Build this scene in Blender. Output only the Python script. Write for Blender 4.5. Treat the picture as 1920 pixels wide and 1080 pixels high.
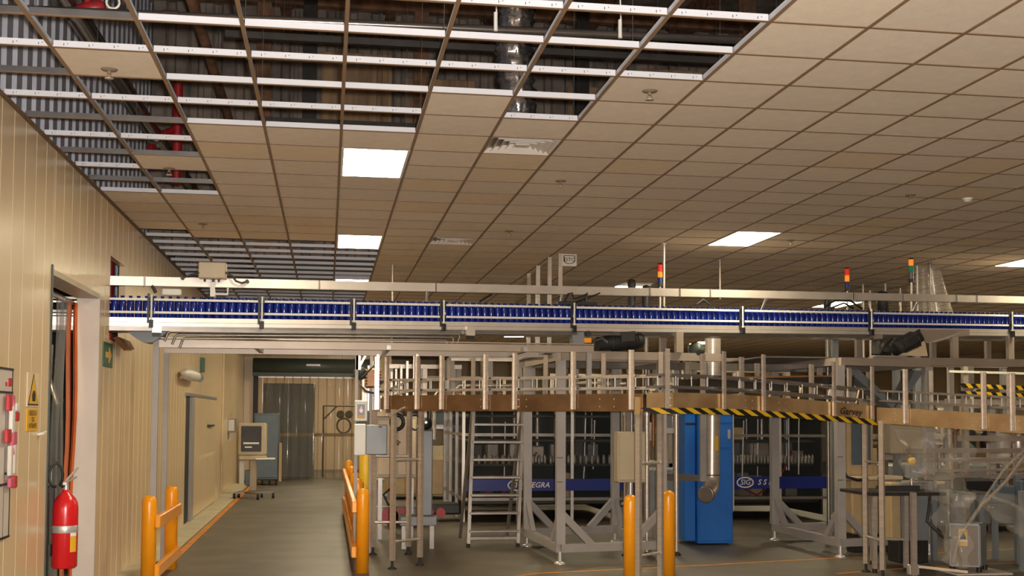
import bpy, math, random
from mathutils import Vector, Matrix
random.seed(7)
S = bpy.context.scene
COL = S.collection
for o in list(bpy.data.objects): bpy.data.objects.remove(o)

# ---------------------------------------------------------------- camera, world, light, exposure
CAM = Vector((2.3094, 0.0, 1.7949))
cd = bpy.data.cameras.new('camera'); cam = bpy.data.objects.new('camera', cd); COL.objects.link(cam)
cd.sensor_width = 36.0; cd.lens = 2192.4 * 36 / 1920; cd.shift_y = 135 / 1920; cd.clip_start = .05; cd.clip_end = 200
yaw, pit, rol = .15635, .04896, .00559
F = Vector((math.sin(yaw)*math.cos(pit), math.cos(yaw)*math.cos(pit), math.sin(pit)))
R = Vector((math.cos(yaw), -math.sin(yaw), 0)); U = R.cross(F)
R2 = R*math.cos(rol) + U*math.sin(rol); U2 = -R*math.sin(rol) + U*math.cos(rol)
M = Matrix((R2, U2, -F)).transposed().to_4x4(); M.translation = CAM
cam.matrix_world = M; S.camera = cam
w = bpy.data.worlds.new('world'); S.world = w; w.use_nodes = True
w.node_tree.nodes['Background'].inputs[0].default_value = (.5, .45, .38, 1)
w.node_tree.nodes['Background'].inputs[1].default_value = .05
# the camera's own flash, which the photograph was taken with
fl = bpy.data.lights.new('camera_flash', 'POINT'); fl.energy = 2700; fl.color = (1, .95, .91); fl.shadow_soft_size = .03
flo = bpy.data.objects.new('camera_flash', fl); COL.objects.link(flo); flo.location = CAM + R2*.06 + U2*.05 - F*.05
LAMP = 46.0
S.view_settings.view_transform = 'Standard'; S.view_settings.look = 'None'
S.view_settings.gamma = 1; S.view_settings.use_curve_mapping = False; S.view_settings.exposure = 0.0

# ---------------------------------------------------------------- materials
def lin(c):
    return tuple((x/255/12.92 if x/255 <= .04045 else ((x/255+.055)/1.055)**2.4) for x in c) + (1,)
MATS = {}
def mat(name, rgb, rough=.5, metal=0., var=.12, scale=6., bump=0., bscale=60., stretch=(1,1,1), rnd=0., rgb2=None, tint=None):
    m = bpy.data.materials.new(name); m.use_nodes = True; t = m.node_tree; b = t.nodes['Principled BSDF']
    b.inputs['Roughness'].default_value = rough; b.inputs['Metallic'].default_value = metal
    tc = t.nodes.new('ShaderNodeTexCoord'); mp = t.nodes.new('ShaderNodeMapping'); mp.inputs['Scale'].default_value = stretch
    t.links.new(tc.outputs['Object'], mp.inputs[0])
    nz = t.nodes.new('ShaderNodeTexNoise'); nz.inputs['Scale'].default_value = scale; nz.inputs['Detail'].default_value = 5
    t.links.new(mp.outputs[0], nz.inputs['Vector'])
    rp = t.nodes.new('ShaderNodeValToRGB'); c = lin(rgb); d = lin(rgb2) if rgb2 else tuple(x*(1-var) for x in c[:3])+(1,)
    rp.color_ramp.elements[0].position = .35; rp.color_ramp.elements[1].position = .65
    rp.color_ramp.elements[0].color = d; rp.color_ramp.elements[1].color = c
    t.links.new(nz.outputs['Fac'], rp.inputs[0]); out = rp.outputs[0]
    if rnd:
        oi = t.nodes.new('ShaderNodeObjectInfo'); mr = t.nodes.new('ShaderNodeMapRange')
        mr.inputs['To Min'].default_value = 1-rnd; mr.inputs['To Max'].default_value = 1
        t.links.new(oi.outputs['Random'], mr.inputs['Value'])
        mx = t.nodes.new('ShaderNodeMix'); mx.data_type = 'RGBA'; mx.blend_type = 'MULTIPLY'; mx.inputs[0].default_value = 1
        t.links.new(out, mx.inputs[6]); t.links.new(mr.outputs[0], mx.inputs[7]); out = mx.outputs[2]
    if tint:
        oi = t.nodes.new('ShaderNodeObjectInfo'); mr = t.nodes.new('ShaderNodeMapRange'); mr.inputs['From Min'].default_value = .88; mr.inputs['From Max'].default_value = .92
        t.links.new(oi.outputs['Random'], mr.inputs['Value']); mx = t.nodes.new('ShaderNodeMix'); mx.data_type = 'RGBA'; mx.blend_type = 'MULTIPLY'
        t.links.new(mr.outputs[0], mx.inputs[0]); t.links.new(out, mx.inputs[6]); mx.inputs[7].default_value = tint + (1,); out = mx.outputs[2]
    t.links.new(out, b.inputs['Base Color'])
    if bump:
        n2 = t.nodes.new('ShaderNodeTexNoise'); n2.inputs['Scale'].default_value = bscale; n2.inputs['Detail'].default_value = 4
        t.links.new(mp.outputs[0], n2.inputs['Vector'])
        bp = t.nodes.new('ShaderNodeBump'); bp.inputs['Strength'].default_value = bump; bp.inputs['Distance'].default_value = .01
        t.links.new(n2.outputs['Fac'], bp.inputs['Height']); t.links.new(bp.outputs[0], b.inputs['Normal'])
    MATS[name] = m; return m
def emit(name, rgb, k):
    m = bpy.data.materials.new(name); m.use_nodes = True; b = m.node_tree.nodes['Principled BSDF']
    b.inputs['Base Color'].default_value = lin((230,225,215)); b.inputs['Emission Color'].default_value = rgb + (1,)
    b.inputs['Emission Strength'].default_value = k; MATS[name] = m
def clear(name, rgb, alpha, rough=.1, bump=0., bscale=8., stretch=(1,1,1)):
    """thin clear sheet: mostly lets through, the rest is a glossy coated surface"""
    m = mat(name, rgb, rough, 0, .1, 4, bump, bscale, stretch)
    t = m.node_tree; b = t.nodes['Principled BSDF']; b.inputs['Alpha'].default_value = alpha
    return m
mat('tile', (230,212,188), .9, 0, .06, 9, .35, 160, rnd=.1, tint=(.94,.89,.78))
mat('tee_flange', (136,108,80), .55, 0, .15, 4)
mat('tee_web', (206,206,210), .45, 0, .04, 3)
mat('galv', (120,118,118), .4, .7, .2, 8)
mat('wall', (224,198,158), .28, 0, .05, 1.6, .03, 5, (1,1,.25), rnd=.03)
mat('joint', (226,203,166), .5, 0, .1, 4)
mat('jamb', (214,203,190), .4, 0, .08, 3)
mat('floor', (112,102,89), .52, 0, .3, 1.1, rgb2=(90,82,71))
mat('line', (225,142,40), .5, 0, .3, 6)
mat('white_paint', (205,195,165), .5, 0, .2, 3)
mat('yellow', (246,158,22), .3, 0, .05, 4)
mat('yellow_flat', (222,178,36), .5, 0, .08, 5)
mat('black', (26,24,24), .5, 0, .2, 8)
mat('dark', (52,50,48), .5, 0, .3, 7)
mat('rubber', (38,36,35), .7, 0, .2, 9)
mat('steel', (206,192,178), .32, .55, .15, 5, .03, 30, (1,1,6))
mat('steel_brown_reflect', (136,104,74), .36, .6, .25, 3, .04, 20, rgb2=(108,80,54))  # stainless with the brown floor's reflection put into its colour
mat('steel_gold_lit', (196,166,122), .36, .6, .2, 3, .04, 20, rgb2=(168,134,94))  # the same stainless with golden light put into its colour
mat('alu', (222,212,202), .35, .55, .1, 5)
mat('alu_dark', (150,142,134), .35, .7, .2, 6)
mat('frame_paint', (160,153,148), .4, 0, .1, 4)
mat('beam', (172,157,142), .4, .25, .15, 2)
mat('blue_bottle', (24,46,142), .18, 0, .15, 12, rnd=.35)
mat('blue_cab', (34,108,192), .4, 0, .12, 3)
mat('blue_band', (26,40,120), .35, 0, .1, 4)
mat('red', (206,30,34), .25, 0, .06, 5)
mat('red_pipe', (150,28,34), .4, 0, .2, 5)
mat('silver', (205,200,195), .3, .5, .06, 6)
mat('white', (226,222,212), .4, 0, .05, 5)
mat('beige_box', (186,170,142), .45, 0, .08, 4)
mat('grey_box', (134,136,138), .42, .1, .12, 4)
mat('grey_blue', (92,104,112), .4, .1, .15, 4)
mat('tan', (186,158,116), .5, 0, .15, 4)
mat('dark_green', (70,78,72), .45, 0, .2, 2)
mat('sign_yellow', (226,172,40), .4, 0, .06, 6)
mat('sign_green', (40,92,66), .4, 0, .06, 6)
mat('pink', (206,98,118), .45, 0, .15, 12)
mat('plastic_red', (190,52,58), .4, 0, .1, 10)
mat('rust', (150,108,78), .8, .1, .4, 5, rgb2=(96,72,56))
mat('board', (184,150,112), .8, 0, .3, 2, rgb2=(140,116,92), stretch=(4,4,.4))
mat('pipe_dark', (112,106,102), .2, .8, .2, 4)
mat('brown_grey', (128,110,90), .5, 0, .15, 4)
mat('deck', (158,144,130), .75, 0, .4, 2.5, rgb2=(112,102,94))
mat('corrugated', (206,208,218), .45, .25, .15, 2)
mat('foil', (190,190,192), .18, .95, .1, 6, .9, 14)
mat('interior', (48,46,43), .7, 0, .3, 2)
mat('mach_dark', (58,54,50), .45, .3, .3, 5)
mat('orange_strip', (214,104,34), .35, 0, .2, 3)
mat('cable', (66,64,66), .5, 0, .1, 9)
mat('copper', (150,104,66), .4, .4, .3, 5)
clear('glass', (70,74,72), .14, .06)
clear('curtain', (130,120,102), .40, .08, .5, 2.2, (1,1,.15))
clear('strip', (140,142,138), .45, .15, .3, 3, (1,1,.2))
clear('film', (224,214,196), .2, .12, 1., 14)
emit('lamp', (1, .87, .60), LAMP)
emit('screen', (.5, .5, .52), .12)
emit('stack_red', (1, .05, .02), .35); emit('stack_amber', (1, .32, .03), .6); emit('stack_green', (.02, .28, .12), .2)
for k, c in (('stack_red', (190,25,15)), ('stack_amber', (240,120,20)), ('stack_green', (20,110,70))):
    MATS[k].node_tree.nodes['Principled BSDF'].inputs['Base Color'].default_value = lin(c)

# ---------------------------------------------------------------- mesh helpers
V = Vector
class MB:
    def __init__(s): s.v, s.f, s.sm, s.mi, s.m = [], [], [], [], 0
    def add(s, vs, fs, smooth=False):
        n = len(s.v); s.v += [tuple(p) for p in vs]
        for f in fs: s.f.append([i+n for i in f]); s.sm.append(smooth); s.mi.append(s.m)
        return s
    def obox(s, c, a, b, d):
        c, a, b, d = V(c), V(a), V(b), V(d)
        vs = [c + a*i + b*j + d*k for i in (-1,1) for j in (-1,1) for k in (-1,1)]
        fs = [(0,1,3,2),(4,6,7,5),(0,4,5,1),(2,3,7,6),(0,2,6,4),(1,5,7,3)]
        if a.cross(b).dot(d) < 0: fs = [f[::-1] for f in fs]
        return s.add(vs, fs)
    def bx(s, x0, x1, y0, y1, z0, z1):
        return s.obox(((x0+x1)/2,(y0+y1)/2,(z0+z1)/2), ((x1-x0)/2,0,0), (0,(y1-y0)/2,0), (0,0,(z1-z0)/2))
    def bev(s, x0, x1, y0, y1, z0, z1, e=.006):
        """box with chamfered vertical and horizontal edges (built as three stacked rings per axis pair)"""
        def ring(z, i): return [V((x0+i,y0+i,z)), V((x1-i,y0+i,z)), V((x1-i,y1-i,z)), V((x0+i,y1-i,z))]
        def oct(z, i, j):
            return [V(p) for p in ((x0+i+j,y0+i,z),(x1-i-j,y0+i,z),(x1-i,y0+i+j,z),(x1-i,y1-i-j,z),(x1-i-j,y1-i,z),(x0+i+j,y1-i,z),(x0+i,y1-i-j,z),(x0+i,y0+i+j,z))]
        rs = [oct(z0,e,0.5*e), oct(z0+e,0,e), oct(z1-e,0,e), oct(z1,e,.5*e)]
        vs = [p for r in rs for p in r]; fs = [tuple(range(7,-1,-1)), tuple(range(24,32))]
        for k in range(3):
            for i in range(8): a = k*8+i; b = k*8+(i+1)%8; fs.append((a,b,b+8,a+8))
        return s.add(vs, fs)
    def beam(s, p, q, w, h, up=(0,0,1)):
        p, q = V(p), V(q); d = q-p; L = d.length; d.normalize(); up = V(up)
        if abs(d.dot(up)) > .98: up = V((0,1,0))
        r = d.cross(up).normalized(); u = r.cross(d)
        return s.obox((p+q)/2, d*(L/2), r*(w/2), u*(h/2))
    def cyl(s, p, q, r, n=12, r2=None, smooth=True):
        p, q = V(p), V(q); d = (q-p).normalized(); a = d.orthogonal().normalized(); b = d.cross(a); r2 = r if r2 is None else r2
        c = [(math.cos(2*math.pi*i/n), math.sin(2*math.pi*i/n)) for i in range(n)]
        A = [p + a*(x*r) + b*(y*r) for x, y in c]; B = [q + a*(x*r2) + b*(y*r2) for x, y in c]
        s.add(A+B, [(i,(i+1)%n,n+(i+1)%n,n+i) for i in range(n)], smooth)
        s.add(A, [tuple(range(n-1,-1,-1))]); s.add(B, [tuple(range(n))]); return s
    def tube(s, pts, r, n=8):
        pts = [V(p) for p in pts]; rings = []; a = None
        for i, p in enumerate(pts):
            d = ((pts[min(i+1,len(pts)-1)] - pts[max(i-1,0)])).normalized()
            a = d.orthogonal().normalized() if a is None else (a - d*a.dot(d)).normalized()
            b = d.cross(a); rings.append([p + (a*math.cos(2*math.pi*k/n) + b*math.sin(2*math.pi*k/n))*r for k in range(n)])
        vs = [v for q in rings for v in q]; fs = []
        for i in range(len(pts)-1):
            for k in range(n): fs.append((i*n+k, i*n+(k+1)%n, (i+1)*n+(k+1)%n, (i+1)*n+k))
        s.add(vs, fs, True); s.add(rings[0], [tuple(range(n-1,-1,-1))]); s.add(rings[-1], [tuple(range(n))]); return s
    def lathe(s, prof, c, n=16, axis=(0,0,1)):
        c = V(c); d = V(axis).normalized(); a = d.orthogonal().normalized(); b = d.cross(a); vs = []; fs = []
        for r, z in prof:
            for k in range(n): vs.append(c + d*z + (a*math.cos(2*math.pi*k/n) + b*math.sin(2*math.pi*k/n))*max(r,1e-4))
        for i in range(len(prof)-1):
            for k in range(n): fs.append((i*n+k, i*n+(k+1)%n, (i+1)*n+(k+1)%n, (i+1)*n+k))
        s.add(vs, fs, True); m = len(prof)-1
        if prof[0][0] > .001: s.add(vs[:n], [tuple(range(n-1,-1,-1))])
        if prof[-1][0] > .001: s.add(vs[m*n:], [tuple(range(n))])
        return s
    def prism(s, poly, d):
        """poly: 3D points (planar, counter-clockwise seen against d), extruded by vector d"""
        n = len(poly); A = [V(p) for p in poly]; B = [p + V(d) for p in A]
        nn = sum(((A[i]-A[0]).cross(A[(i+1)%n]-A[0]) for i in range(n)), V((0,0,0)))
        fs = [tuple(range(n-1,-1,-1)), tuple(range(n,2*n))] + [(i,(i+1)%n,n+(i+1)%n,n+i) for i in range(n)]
        if nn.dot(V(d)) < 0: fs = [f[::-1] for f in fs]
        return s.add(A+B, fs)
    def mesh(s, name, mats, off=V((0,0,0))):
        me = bpy.data.meshes.new(name); me.from_pydata([(x-off[0],y-off[1],z-off[2]) for x,y,z in s.v], [], s.f)
        me.polygons.foreach_set('use_smooth', s.sm)
        for m in (mats if isinstance(mats,(list,tuple)) else [mats]): me.materials.append(MATS[m])
        me.polygons.foreach_set('material_index', s.mi); me.update(); return me
def wloc(o):
    p = V((0,0,0))
    while o is not None: p = p + o.location; o = o.parent
    return p
def props(o, label=None, cat=None, group=None, kind=None):
    if label: o['label'] = label
    if cat: o['category'] = cat
    if group: o['group'] = group
    if kind: o['kind'] = kind
    return o
def thing(name, label, cat, loc, group=None, kind=None):
    o = bpy.data.objects.new(name, None); o.empty_display_size = .1; COL.objects.link(o); o.location = loc
    return props(o, label, cat, group, kind)
def part(name, mb, mats, parent, label=None, kind=None):
    o = bpy.data.objects.new(name, mb.mesh(name, mats, wloc(parent))); COL.objects.link(o); o.parent = parent
    return props(o, label, None, None, kind)
def single(name, mb, mats, label, cat, group=None, kind=None, loc=(0,0,0)):
    o = bpy.data.objects.new(name, mb.mesh(name, mats, V(loc))); COL.objects.link(o); o.location = loc
    return props(o, label, cat, group, kind)
def share(name, me, loc, parent, rotz=0):
    o = bpy.data.objects.new(name, me); COL.objects.link(o); o.parent = parent
    o.location = V(loc) - wloc(parent); o.rotation_euler = (0,0,rotz); return o
def copy_tree(o, off, label=None, parent=None):
    c = o.copy(); COL.objects.link(c)
    if parent is None: c.location = o.location + V(off)
    else: c.parent = parent
    if label: c['label'] = label
    for ch in list(o.children): copy_tree(ch, off, None, c)
    return c
def struct(name, mb=None, mats=None, loc=(0,0,0)):
    if mb is None: return thing(name, None, None, loc, None, 'structure')
    o = single(name, mb, mats, None, None, None, 'structure', loc); return o
def text(s, size, o, right, up, m, parent, name='lettering', depth=.004, shear=0, bold=0.0, wscale=1):
    cu = bpy.data.curves.new('t', 'FONT'); cu.body = s; cu.size = 1; cu.align_x = 'CENTER'; cu.align_y = 'CENTER'; cu.shear = shear; cu.offset = bold; cu.resolution_u = 2
    ob = bpy.data.objects.new('t', cu); COL.objects.link(ob)
    me0 = bpy.data.meshes.new_from_object(ob.evaluated_get(bpy.context.evaluated_depsgraph_get()))
    right, up = V(right).normalized(), V(up).normalized(); n = right.cross(up); mb = MB()
    vs = [V(o) + right*(v.co.x*size*wscale) + up*(v.co.y*size) + n*depth for v in me0.vertices]
    mb.add(vs, [tuple(p.vertices) for p in me0.polygons])
    bpy.data.objects.remove(ob); bpy.data.meshes.remove(me0)
    return part(name, mb, m, parent)

CZ = 4.071        # suspended ceiling height
X0c, Y0c, G = 2.3914, 6.898, .6
def cx(i): return X0c + G*i
def cyy(j): return Y0c + G*j
YB, XR, YF = 33.4, 25.0, -7.0

# ================================================================ SETTING: floor
floor = struct('floor', MB().bx(-6, XR, YF, 48, -.1, 0), 'floor')
def strip(name, pts, wd, m, z=.003):
    mb = MB()
    for a, b in zip(pts[:-1], pts[1:]): mb.beam((a[0],a[1],z/2), (b[0],b[1],z/2), wd, z)
    return part(name, mb, m, floor)
strip('painted_line', [(.44,13.2),(.41,33.2)], .09, 'line')
strip('painted_line', [(4.3,13.05),(4.75,13.38),(6.59,13.79),(9.03,14.45),(13.5,15.5)], .05, 'line')
strip('painted_line', [(8.2,12.95),(9.26,13.33),(14.0,14.3)], .06, 'line')
part('painted_strip', MB().bx(0.0,.36,13.0,26.6,0,.006), 'white_paint', floor)
part('kerb', MB().bev(0.0,.34,26.3,30.3,0,.09,.01), 'white_paint', floor)

# ================================================================ SETTING: left wall of vertical panels
wl = struct('wall_left', None, None, (0, 8, 0))
OPEN = [(10.30,12.42,0,3.02),(12.96,13.90,2.60,3.50)]
def panel_piece(y0, y1, z0, z1):
    e = .003; mb = MB()
    vs = [(-.07,y0,z0),(-.07,y1,z0),(-.07,y1,z1),(-.07,y0,z1),(-e,y0+.001,z0),(-e,y1-.001,z0),(-e,y1-.001,z1),(-e,y0+.001,z1),
          (0,y0+e,z0),(0,y1-e,z0),(0,y1-e,z1),(0,y0+e,z1)]
    mb.add(vs, [(0,3,2,1),(8,9,10,11),(4,8,11,7),(9,5,6,10),(0,1,5,9,8,4),(3,7,11,10,6,2),(0,4,7,3),(1,2,6,5)])
    part('wall_panel', mb, 'wall', wl)
pw = .335; y = 5.0
jn = MB()
while y < YB:
    a, b = y, min(y+pw, YB)
    cuts = sorted({a, b} | {c for o in OPEN for c in o[:2] if a < c < b})
    for p, q in zip(cuts[:-1], cuts[1:]):
        if q-p < .015: continue
        m = (p+q)/2; spans = [(0, CZ)]
        for o in OPEN:
            if o[0] < m < o[1]:
                spans = [sp for s0, s1 in spans for sp in ((s0, min(s1, o[2])), (max(s0, o[3]), s1)) if sp[1]-sp[0] > .01]
        for s0, s1 in spans: panel_piece(p, q, s0, s1)
    spans = [(0, CZ)]
    for o in OPEN:
        if o[0]-.02 < b < o[1]+.02:
            spans = [sp for s0, s1 in spans for sp in ((s0, min(s1, o[2])), (max(s0, o[3]), s1)) if sp[1]-sp[0] > .01]
    if b < 26:
        for s0, s1 in spans: jn.bx(-.012, .0014, b-.0028, b+.0028, s0, s1)
    y += pw
part('joint_strip', jn, 'joint', wl, kind='stuff')
struct('trim_1', MB().bx(-.02,.022,4.5,YB,CZ-.004,CZ+.0).bx(.0,.004,4.5,YB,CZ-.03,CZ-.004), 'tee_flange')

# doorway with strip curtain
d1 = struct('door_1', None, None, (0,11.3,0))
fr = MB(); fr.bx(-.22,.004,12.40,12.46,0,3.03); part('door_jamb', fr, 'jamb', d1)
part('door_jamb', MB().bx(-.22,.012,10.275,10.315,0,3.06), 'dark_green', d1)
part('door_head', MB().bx(-.22,.002,10.315,12.40,2.98,3.03), 'beige_box', d1)
cur = thing('strip_curtain', 'clear plastic strip curtain with an orange edge strip hanging in the left doorway', 'curtain', (-.2,12.2,0))
part('hanger_rail', MB().cyl((-.26,10.35,2.93),(-.26,12.36,2.93),.025), 'steel', cur)
def hang_strip(yc, wd, m, x=-.25, lean=0.):
    mb = MB(); vs = []; n = 10
    for k in range(n+1):
        z = 2.93 - k*(2.88/n)
        for t in (-.5, -.17, .17, .5): vs.append((x + .02*math.sin(t*6+yc*9) + .012*math.sin(k*.9+yc*7), yc + t*wd - lean*k/n, z))
    mb.add(vs, [(k*4+i,k*4+i+1,k*4+i+5,k*4+i+4) for k in range(n) for i in range(3)], True)
    part('curtain_strip', mb, m, cur)
for yc, wd in ((10.75,.2),(11.05,.22),(11.72,.26),(11.98,.24)): hang_strip(yc, wd, 'strip', lean=.12)
hang_strip(12.2, .24, 'orange_strip', -.235, .1); hang_strip(12.33, .14, 'orange_strip', -.215, .06)
# neighbouring room seen through the doorway and the conveyor opening
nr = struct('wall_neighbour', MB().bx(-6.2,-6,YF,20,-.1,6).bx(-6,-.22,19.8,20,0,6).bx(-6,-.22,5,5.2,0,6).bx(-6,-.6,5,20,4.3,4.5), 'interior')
t = thing('ceiling_light', 'added unseen light strip brightening the next room behind the left doorway', 'light', (-2,12,4.2))  # lamp added to brighten this dark room, no fitting is visible
part('diffuser', MB().bx(-2.6,-1.6,11.6,12.2,4.2,4.22), 'lamp', t); part('light_frame', MB().bx(-2.65,-1.55,11.55,12.25,4.22,4.3), 'white', t)
t = thing('bottling_machine', 'grey machine with pipes in the next room behind the strip curtain', 'machine', (-1.4,14.6,0))
part('machine_body', MB().bev(-2.2,-.9,14.2,15.4,.15,2.0,.03).bev(-2.1,-1.0,14.3,15.3,2.0,2.5,.03), 'grey_blue', t)
mb = MB()
for k in range(5): mb.tube([(-.85-.1*k,14.15,2.6),(-.85-.1*k,14.1,2.2+.1*k),(-.7-.12*k,13.9,1.9)], .03)
part('pipe', mb, 'steel', t)
part('control_box', MB().bev(-.95,-.7,13.9,14.15,1.3,1.75,.01), 'black', t)
part('label_plate', MB().bx(-.9,-.75,13.888,13.899,1.0,1.2), 'white', t)
part('base_frame', MB().bev(-1.6,-.75,13.6,14.2,0,.95,.02), 'grey_box', t)
single('wrapped_column', MB().cyl((-.29,14.6,0),(-.29,14.6,4.2),.04,14).cyl((-.29,14.6,2.9),(-.29,14.6,3.2),.055,14), 'red_pipe',
       'red standpipe seen through the wall opening above the blue bottles', 'pipe')

# ================================================================ SETTING: back wall with roller door
wb = struct('wall_back', None, None, (2, YB, 0))
def bpanel(x0, x1, z0, z1): part('wall_panel', MB().bev(x0+.002,x1-.002,YB,YB+.2,z0,z1,.006), 'wall', wb)
bpanel(0,.3,0,CZ); bpanel(3.52,3.9,0,CZ)
for k in range(8): bpanel(.3+k*.4025,.3+(k+1)*.4025,2.95,CZ)
struct('wall_far', MB().bx(3.9,4.1,YB,47,0,CZ).bx(4.0,XR,46.8,47,0,CZ).bx(-.21,3.9,40,40.2,0,CZ).bx(-.21,-.01,YB,40,0,CZ), 'wall')
struct('wall_right', MB().bx(XR,XR+.2,YF,47,0,8.5), 'wall')
struct('wall_front', MB().bx(-6,XR,YF-.2,YF,0,8.5), 'wall')
d2 = struct('door_2', None, None, (1.9,YB,0))
hs = MB().lathe([(.0,0),(.24,0),(.24,3.3),(.0,3.3)], (.26,YB-.22,3.17), 18, (1,0,0)); hs.bx(.26,3.56,YB-.4,YB-.02,2.9,3.0)
part('roller_housing', hs, 'dark_green', d2)
part('side_guide', MB().bev(.27,.40,YB-.16,YB-.0,0,2.95,.01), 'black', d2)
part('side_guide', MB().bev(3.45,3.56,YB-.16,YB,0,2.95,.01), 'dark_green', d2)
part('maker_plate', MB().bx(1.72,2.1,YB-.466,YB-.455,3.19,3.24), 'alu_dark', d2)
t = thing('strip_curtain', 'wide clear plastic strip curtain filling the roller door in the back wall', 'curtain', (1.9,YB-.1,0))
part('hanger_rail', MB().bx(.4,3.46,YB-.12,YB-.06,2.86,2.92), 'steel', t)
for k in range(13):
    xc = .53 + k*.235; mb = MB(); vs = []
    for i in range(9):
        z = 2.9 - i*(2.86/8)
        for j in range(5):
            u = j/4-.5; vs.append((xc + u*.27, YB-.09 + .03*math.cos(u*5.5) - .012*(k % 2) + .02*math.sin(i*.7+k*1.9), z))
    mb.add(vs, [(i*5+j,i*5+j+1,i*5+j+6,i*5+j+5) for i in range(8) for j in range(4)], True)
    part('curtain_strip', mb, 'curtain', t)
t = thing('dark_partition', 'dark grey partition board standing behind the clear strip curtain', 'partition', (1.2,35,0))
part('board', MB().bev(.45,1.95,34.9,35.0,0,2.75,.02), 'grey_blue', t); part('rail', MB().bx(.45,3.4,34.88,34.9,1.2,1.3), 'tan', t)
t = thing('hose_reel_stand', 'dark pipe stand with round valve handles behind the strip curtain', 'stand', (2.8,35.2,0))
part('stand_frame', MB().tube([(2.2,35.2,0),(2.2,35.2,2.1),(3.6,35.2,2.1)], .03).tube([(2.2,35.2,1.7),(2.6,35.2,2.1)], .025), 'dark', t)
for x in (2.7, 2.95): part('hand_wheel', MB().lathe([(.05,0),(.12,.01),(.12,.05),(.05,.06)], (x,35.1,1.85), 14, (0,-1,0)), 'dark', t)
mb = MB(); mb.tube([(2.8+.2*math.cos(a*.45), 35.08, 1.52+.22*math.sin(a*.45)) for a in range(15)], .03); part('hose', mb, 'dark', t)
l = thing('ceiling_light', 'lit ceiling panel in the store room behind the strip curtain', 'light', (2,36.5,3.9))
part('diffuser', MB().bx(1.6,2.8,36.2,36.8,3.88,3.9), 'lamp', l); part('light_frame', MB().bx(1.55,2.85,36.15,36.85,3.9,3.95), 'white', l)

# ================================================================ SETTING: suspended ceiling
ceil = struct('ceiling', None, None, (X0c, Y0c, CZ))
lamps = [(0,5),(0,13),(0,21),(0,29),(0,37),(8,11),(8,21),(8,31),(8,41),(16,13),(16,24),(16,34),(24,20),(24,31),
         (0,-11),(8,-7),(18,44),(12,36),(20,39),(30,28)]  # the last three are added to brighten the dim far right ceiling
lampcells = {(c, r+k) for c, r in lamps for k in (0,1)}
vents = {(2,4),(2,13)}
NBL = 1
def is_open(i, j):
    if i < -4: return True
    if i in (-4,-3):
        if i == -3 and j in (1, 6): return False
        if j < 9: return True
    if i in (-2,-1): 
        if j < 4: return True
    if i == 0 and j < 4: return True
    if i == 1 and j < 2: return True
    if i == 2 and j < 3: return True
    if i == 3 and j < 1: return True
    if i == -4 and j >= 13: return True
    if -3 <= i <= 0 and j >= 14: return True
    return False
NJ0, NJ1, NI0, NI1 = -20, 66, -4, 37
def in_view(i, j):
    X = cx(i+.5)-CAM.x; Y = cyy(j+.5)
    return Y > 5.0 and X < .66*Y + .5 and X > -.29*Y - .5
tile_me = MB().bev(-.296,.296,-.296,.296,.002,.017,.004).mesh('tile', 'tile')
bulk = MB(); cells = []
for j in range(NJ0, NJ1):
    for i in range(NI0, NI1):
        if (i,j) in lampcells or (i,j) in vents or is_open(i,j): continue
        if (in_view(i,j)): cells.append((j,i))
        else: bulk.bx(cx(i)+.004,cx(i+1)-.004,cyy(j)+.004,cyy(j+1)-.004,CZ+.002,CZ+.017)
cells.sort()
for j, i in cells[:300]: share('tile', tile_me, (cx(i+.5), cyy(j+.5), CZ), ceil)
for j, i in cells[300:]: bulk.bx(cx(i)+.004,cx(i+1)-.004,cyy(j)+.004,cyy(j+1)-.004,CZ+.002,CZ+.017)
part('tile_field', bulk, 'tile', ceil, kind='stuff')
# T bars: flange below, web above
for i in range(NI0+1, NI1+1):
    mb = MB(); x = cx(i); y0 = cyy(NJ0); y1 = cyy(NJ1)
    mb.m = 0; mb.bx(x-.012,x+.012,y0,y1,CZ-.004,CZ+.001)
    mb.m = 1; mb.bx(x-.002,x+.002,y0,y1,CZ+.001,CZ+.036).bx(x-.005,x+.005,y0,y1,CZ+.036,CZ+.042)
    part('main_tee', mb, ['tee_flange','tee_web'], ceil)
rest = MB()
def tee_cell(mb, i, j, web=1):
    a, b, yv = cx(i)+.013, cx(i+1)-.013, cyy(j)
    mb.m = 0; mb.bx(a,b,yv-.012,yv+.012,CZ-.003,CZ+.0005)
    mb.m = web; mb.bx(a,b,yv-.002,yv+.002,CZ+.0005,CZ+.036).bx(a,b,yv-.005,yv+.005,CZ+.036,CZ+.042)
slots = MB(); nt = 0
for j in range(NJ0, NJ1+1):
    for i in range(NI0, NI1):
        if (i,j) in lampcells and (i,j-1) in lampcells: continue
        o1 = is_open(i,j); o0 = is_open(i,j-1)
        if (o1 or o0) and in_view(i,j) and j < 26:
            mb = MB(); dull = (i in (-4,-3) and j % 2 == 0 and j < 9); tee_cell(mb, i, j)
            part('cross_tee', mb, ['tee_flange', 'galv' if dull else 'tee_web'], ceil); nt += 1
            if j % 2 == 1 and j < 8:
                for k in range(4):
                    x = cx(i)+.075+.15*k; slots.bx(x-.002,x+.002,cyy(j)-.0032,cyy(j)-.0022,CZ+.012,CZ+.026).bx(x+.02,x+.025,cyy(j)-.0032,cyy(j)-.0022,CZ+.022,CZ+.027)
        else: tee_cell(rest, i, j)
part('cross_tee_field', rest, ['tee_flange','tee_web'], ceil, kind='stuff')
part('punched_slots', slots, 'black', ceil, kind='stuff')

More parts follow.
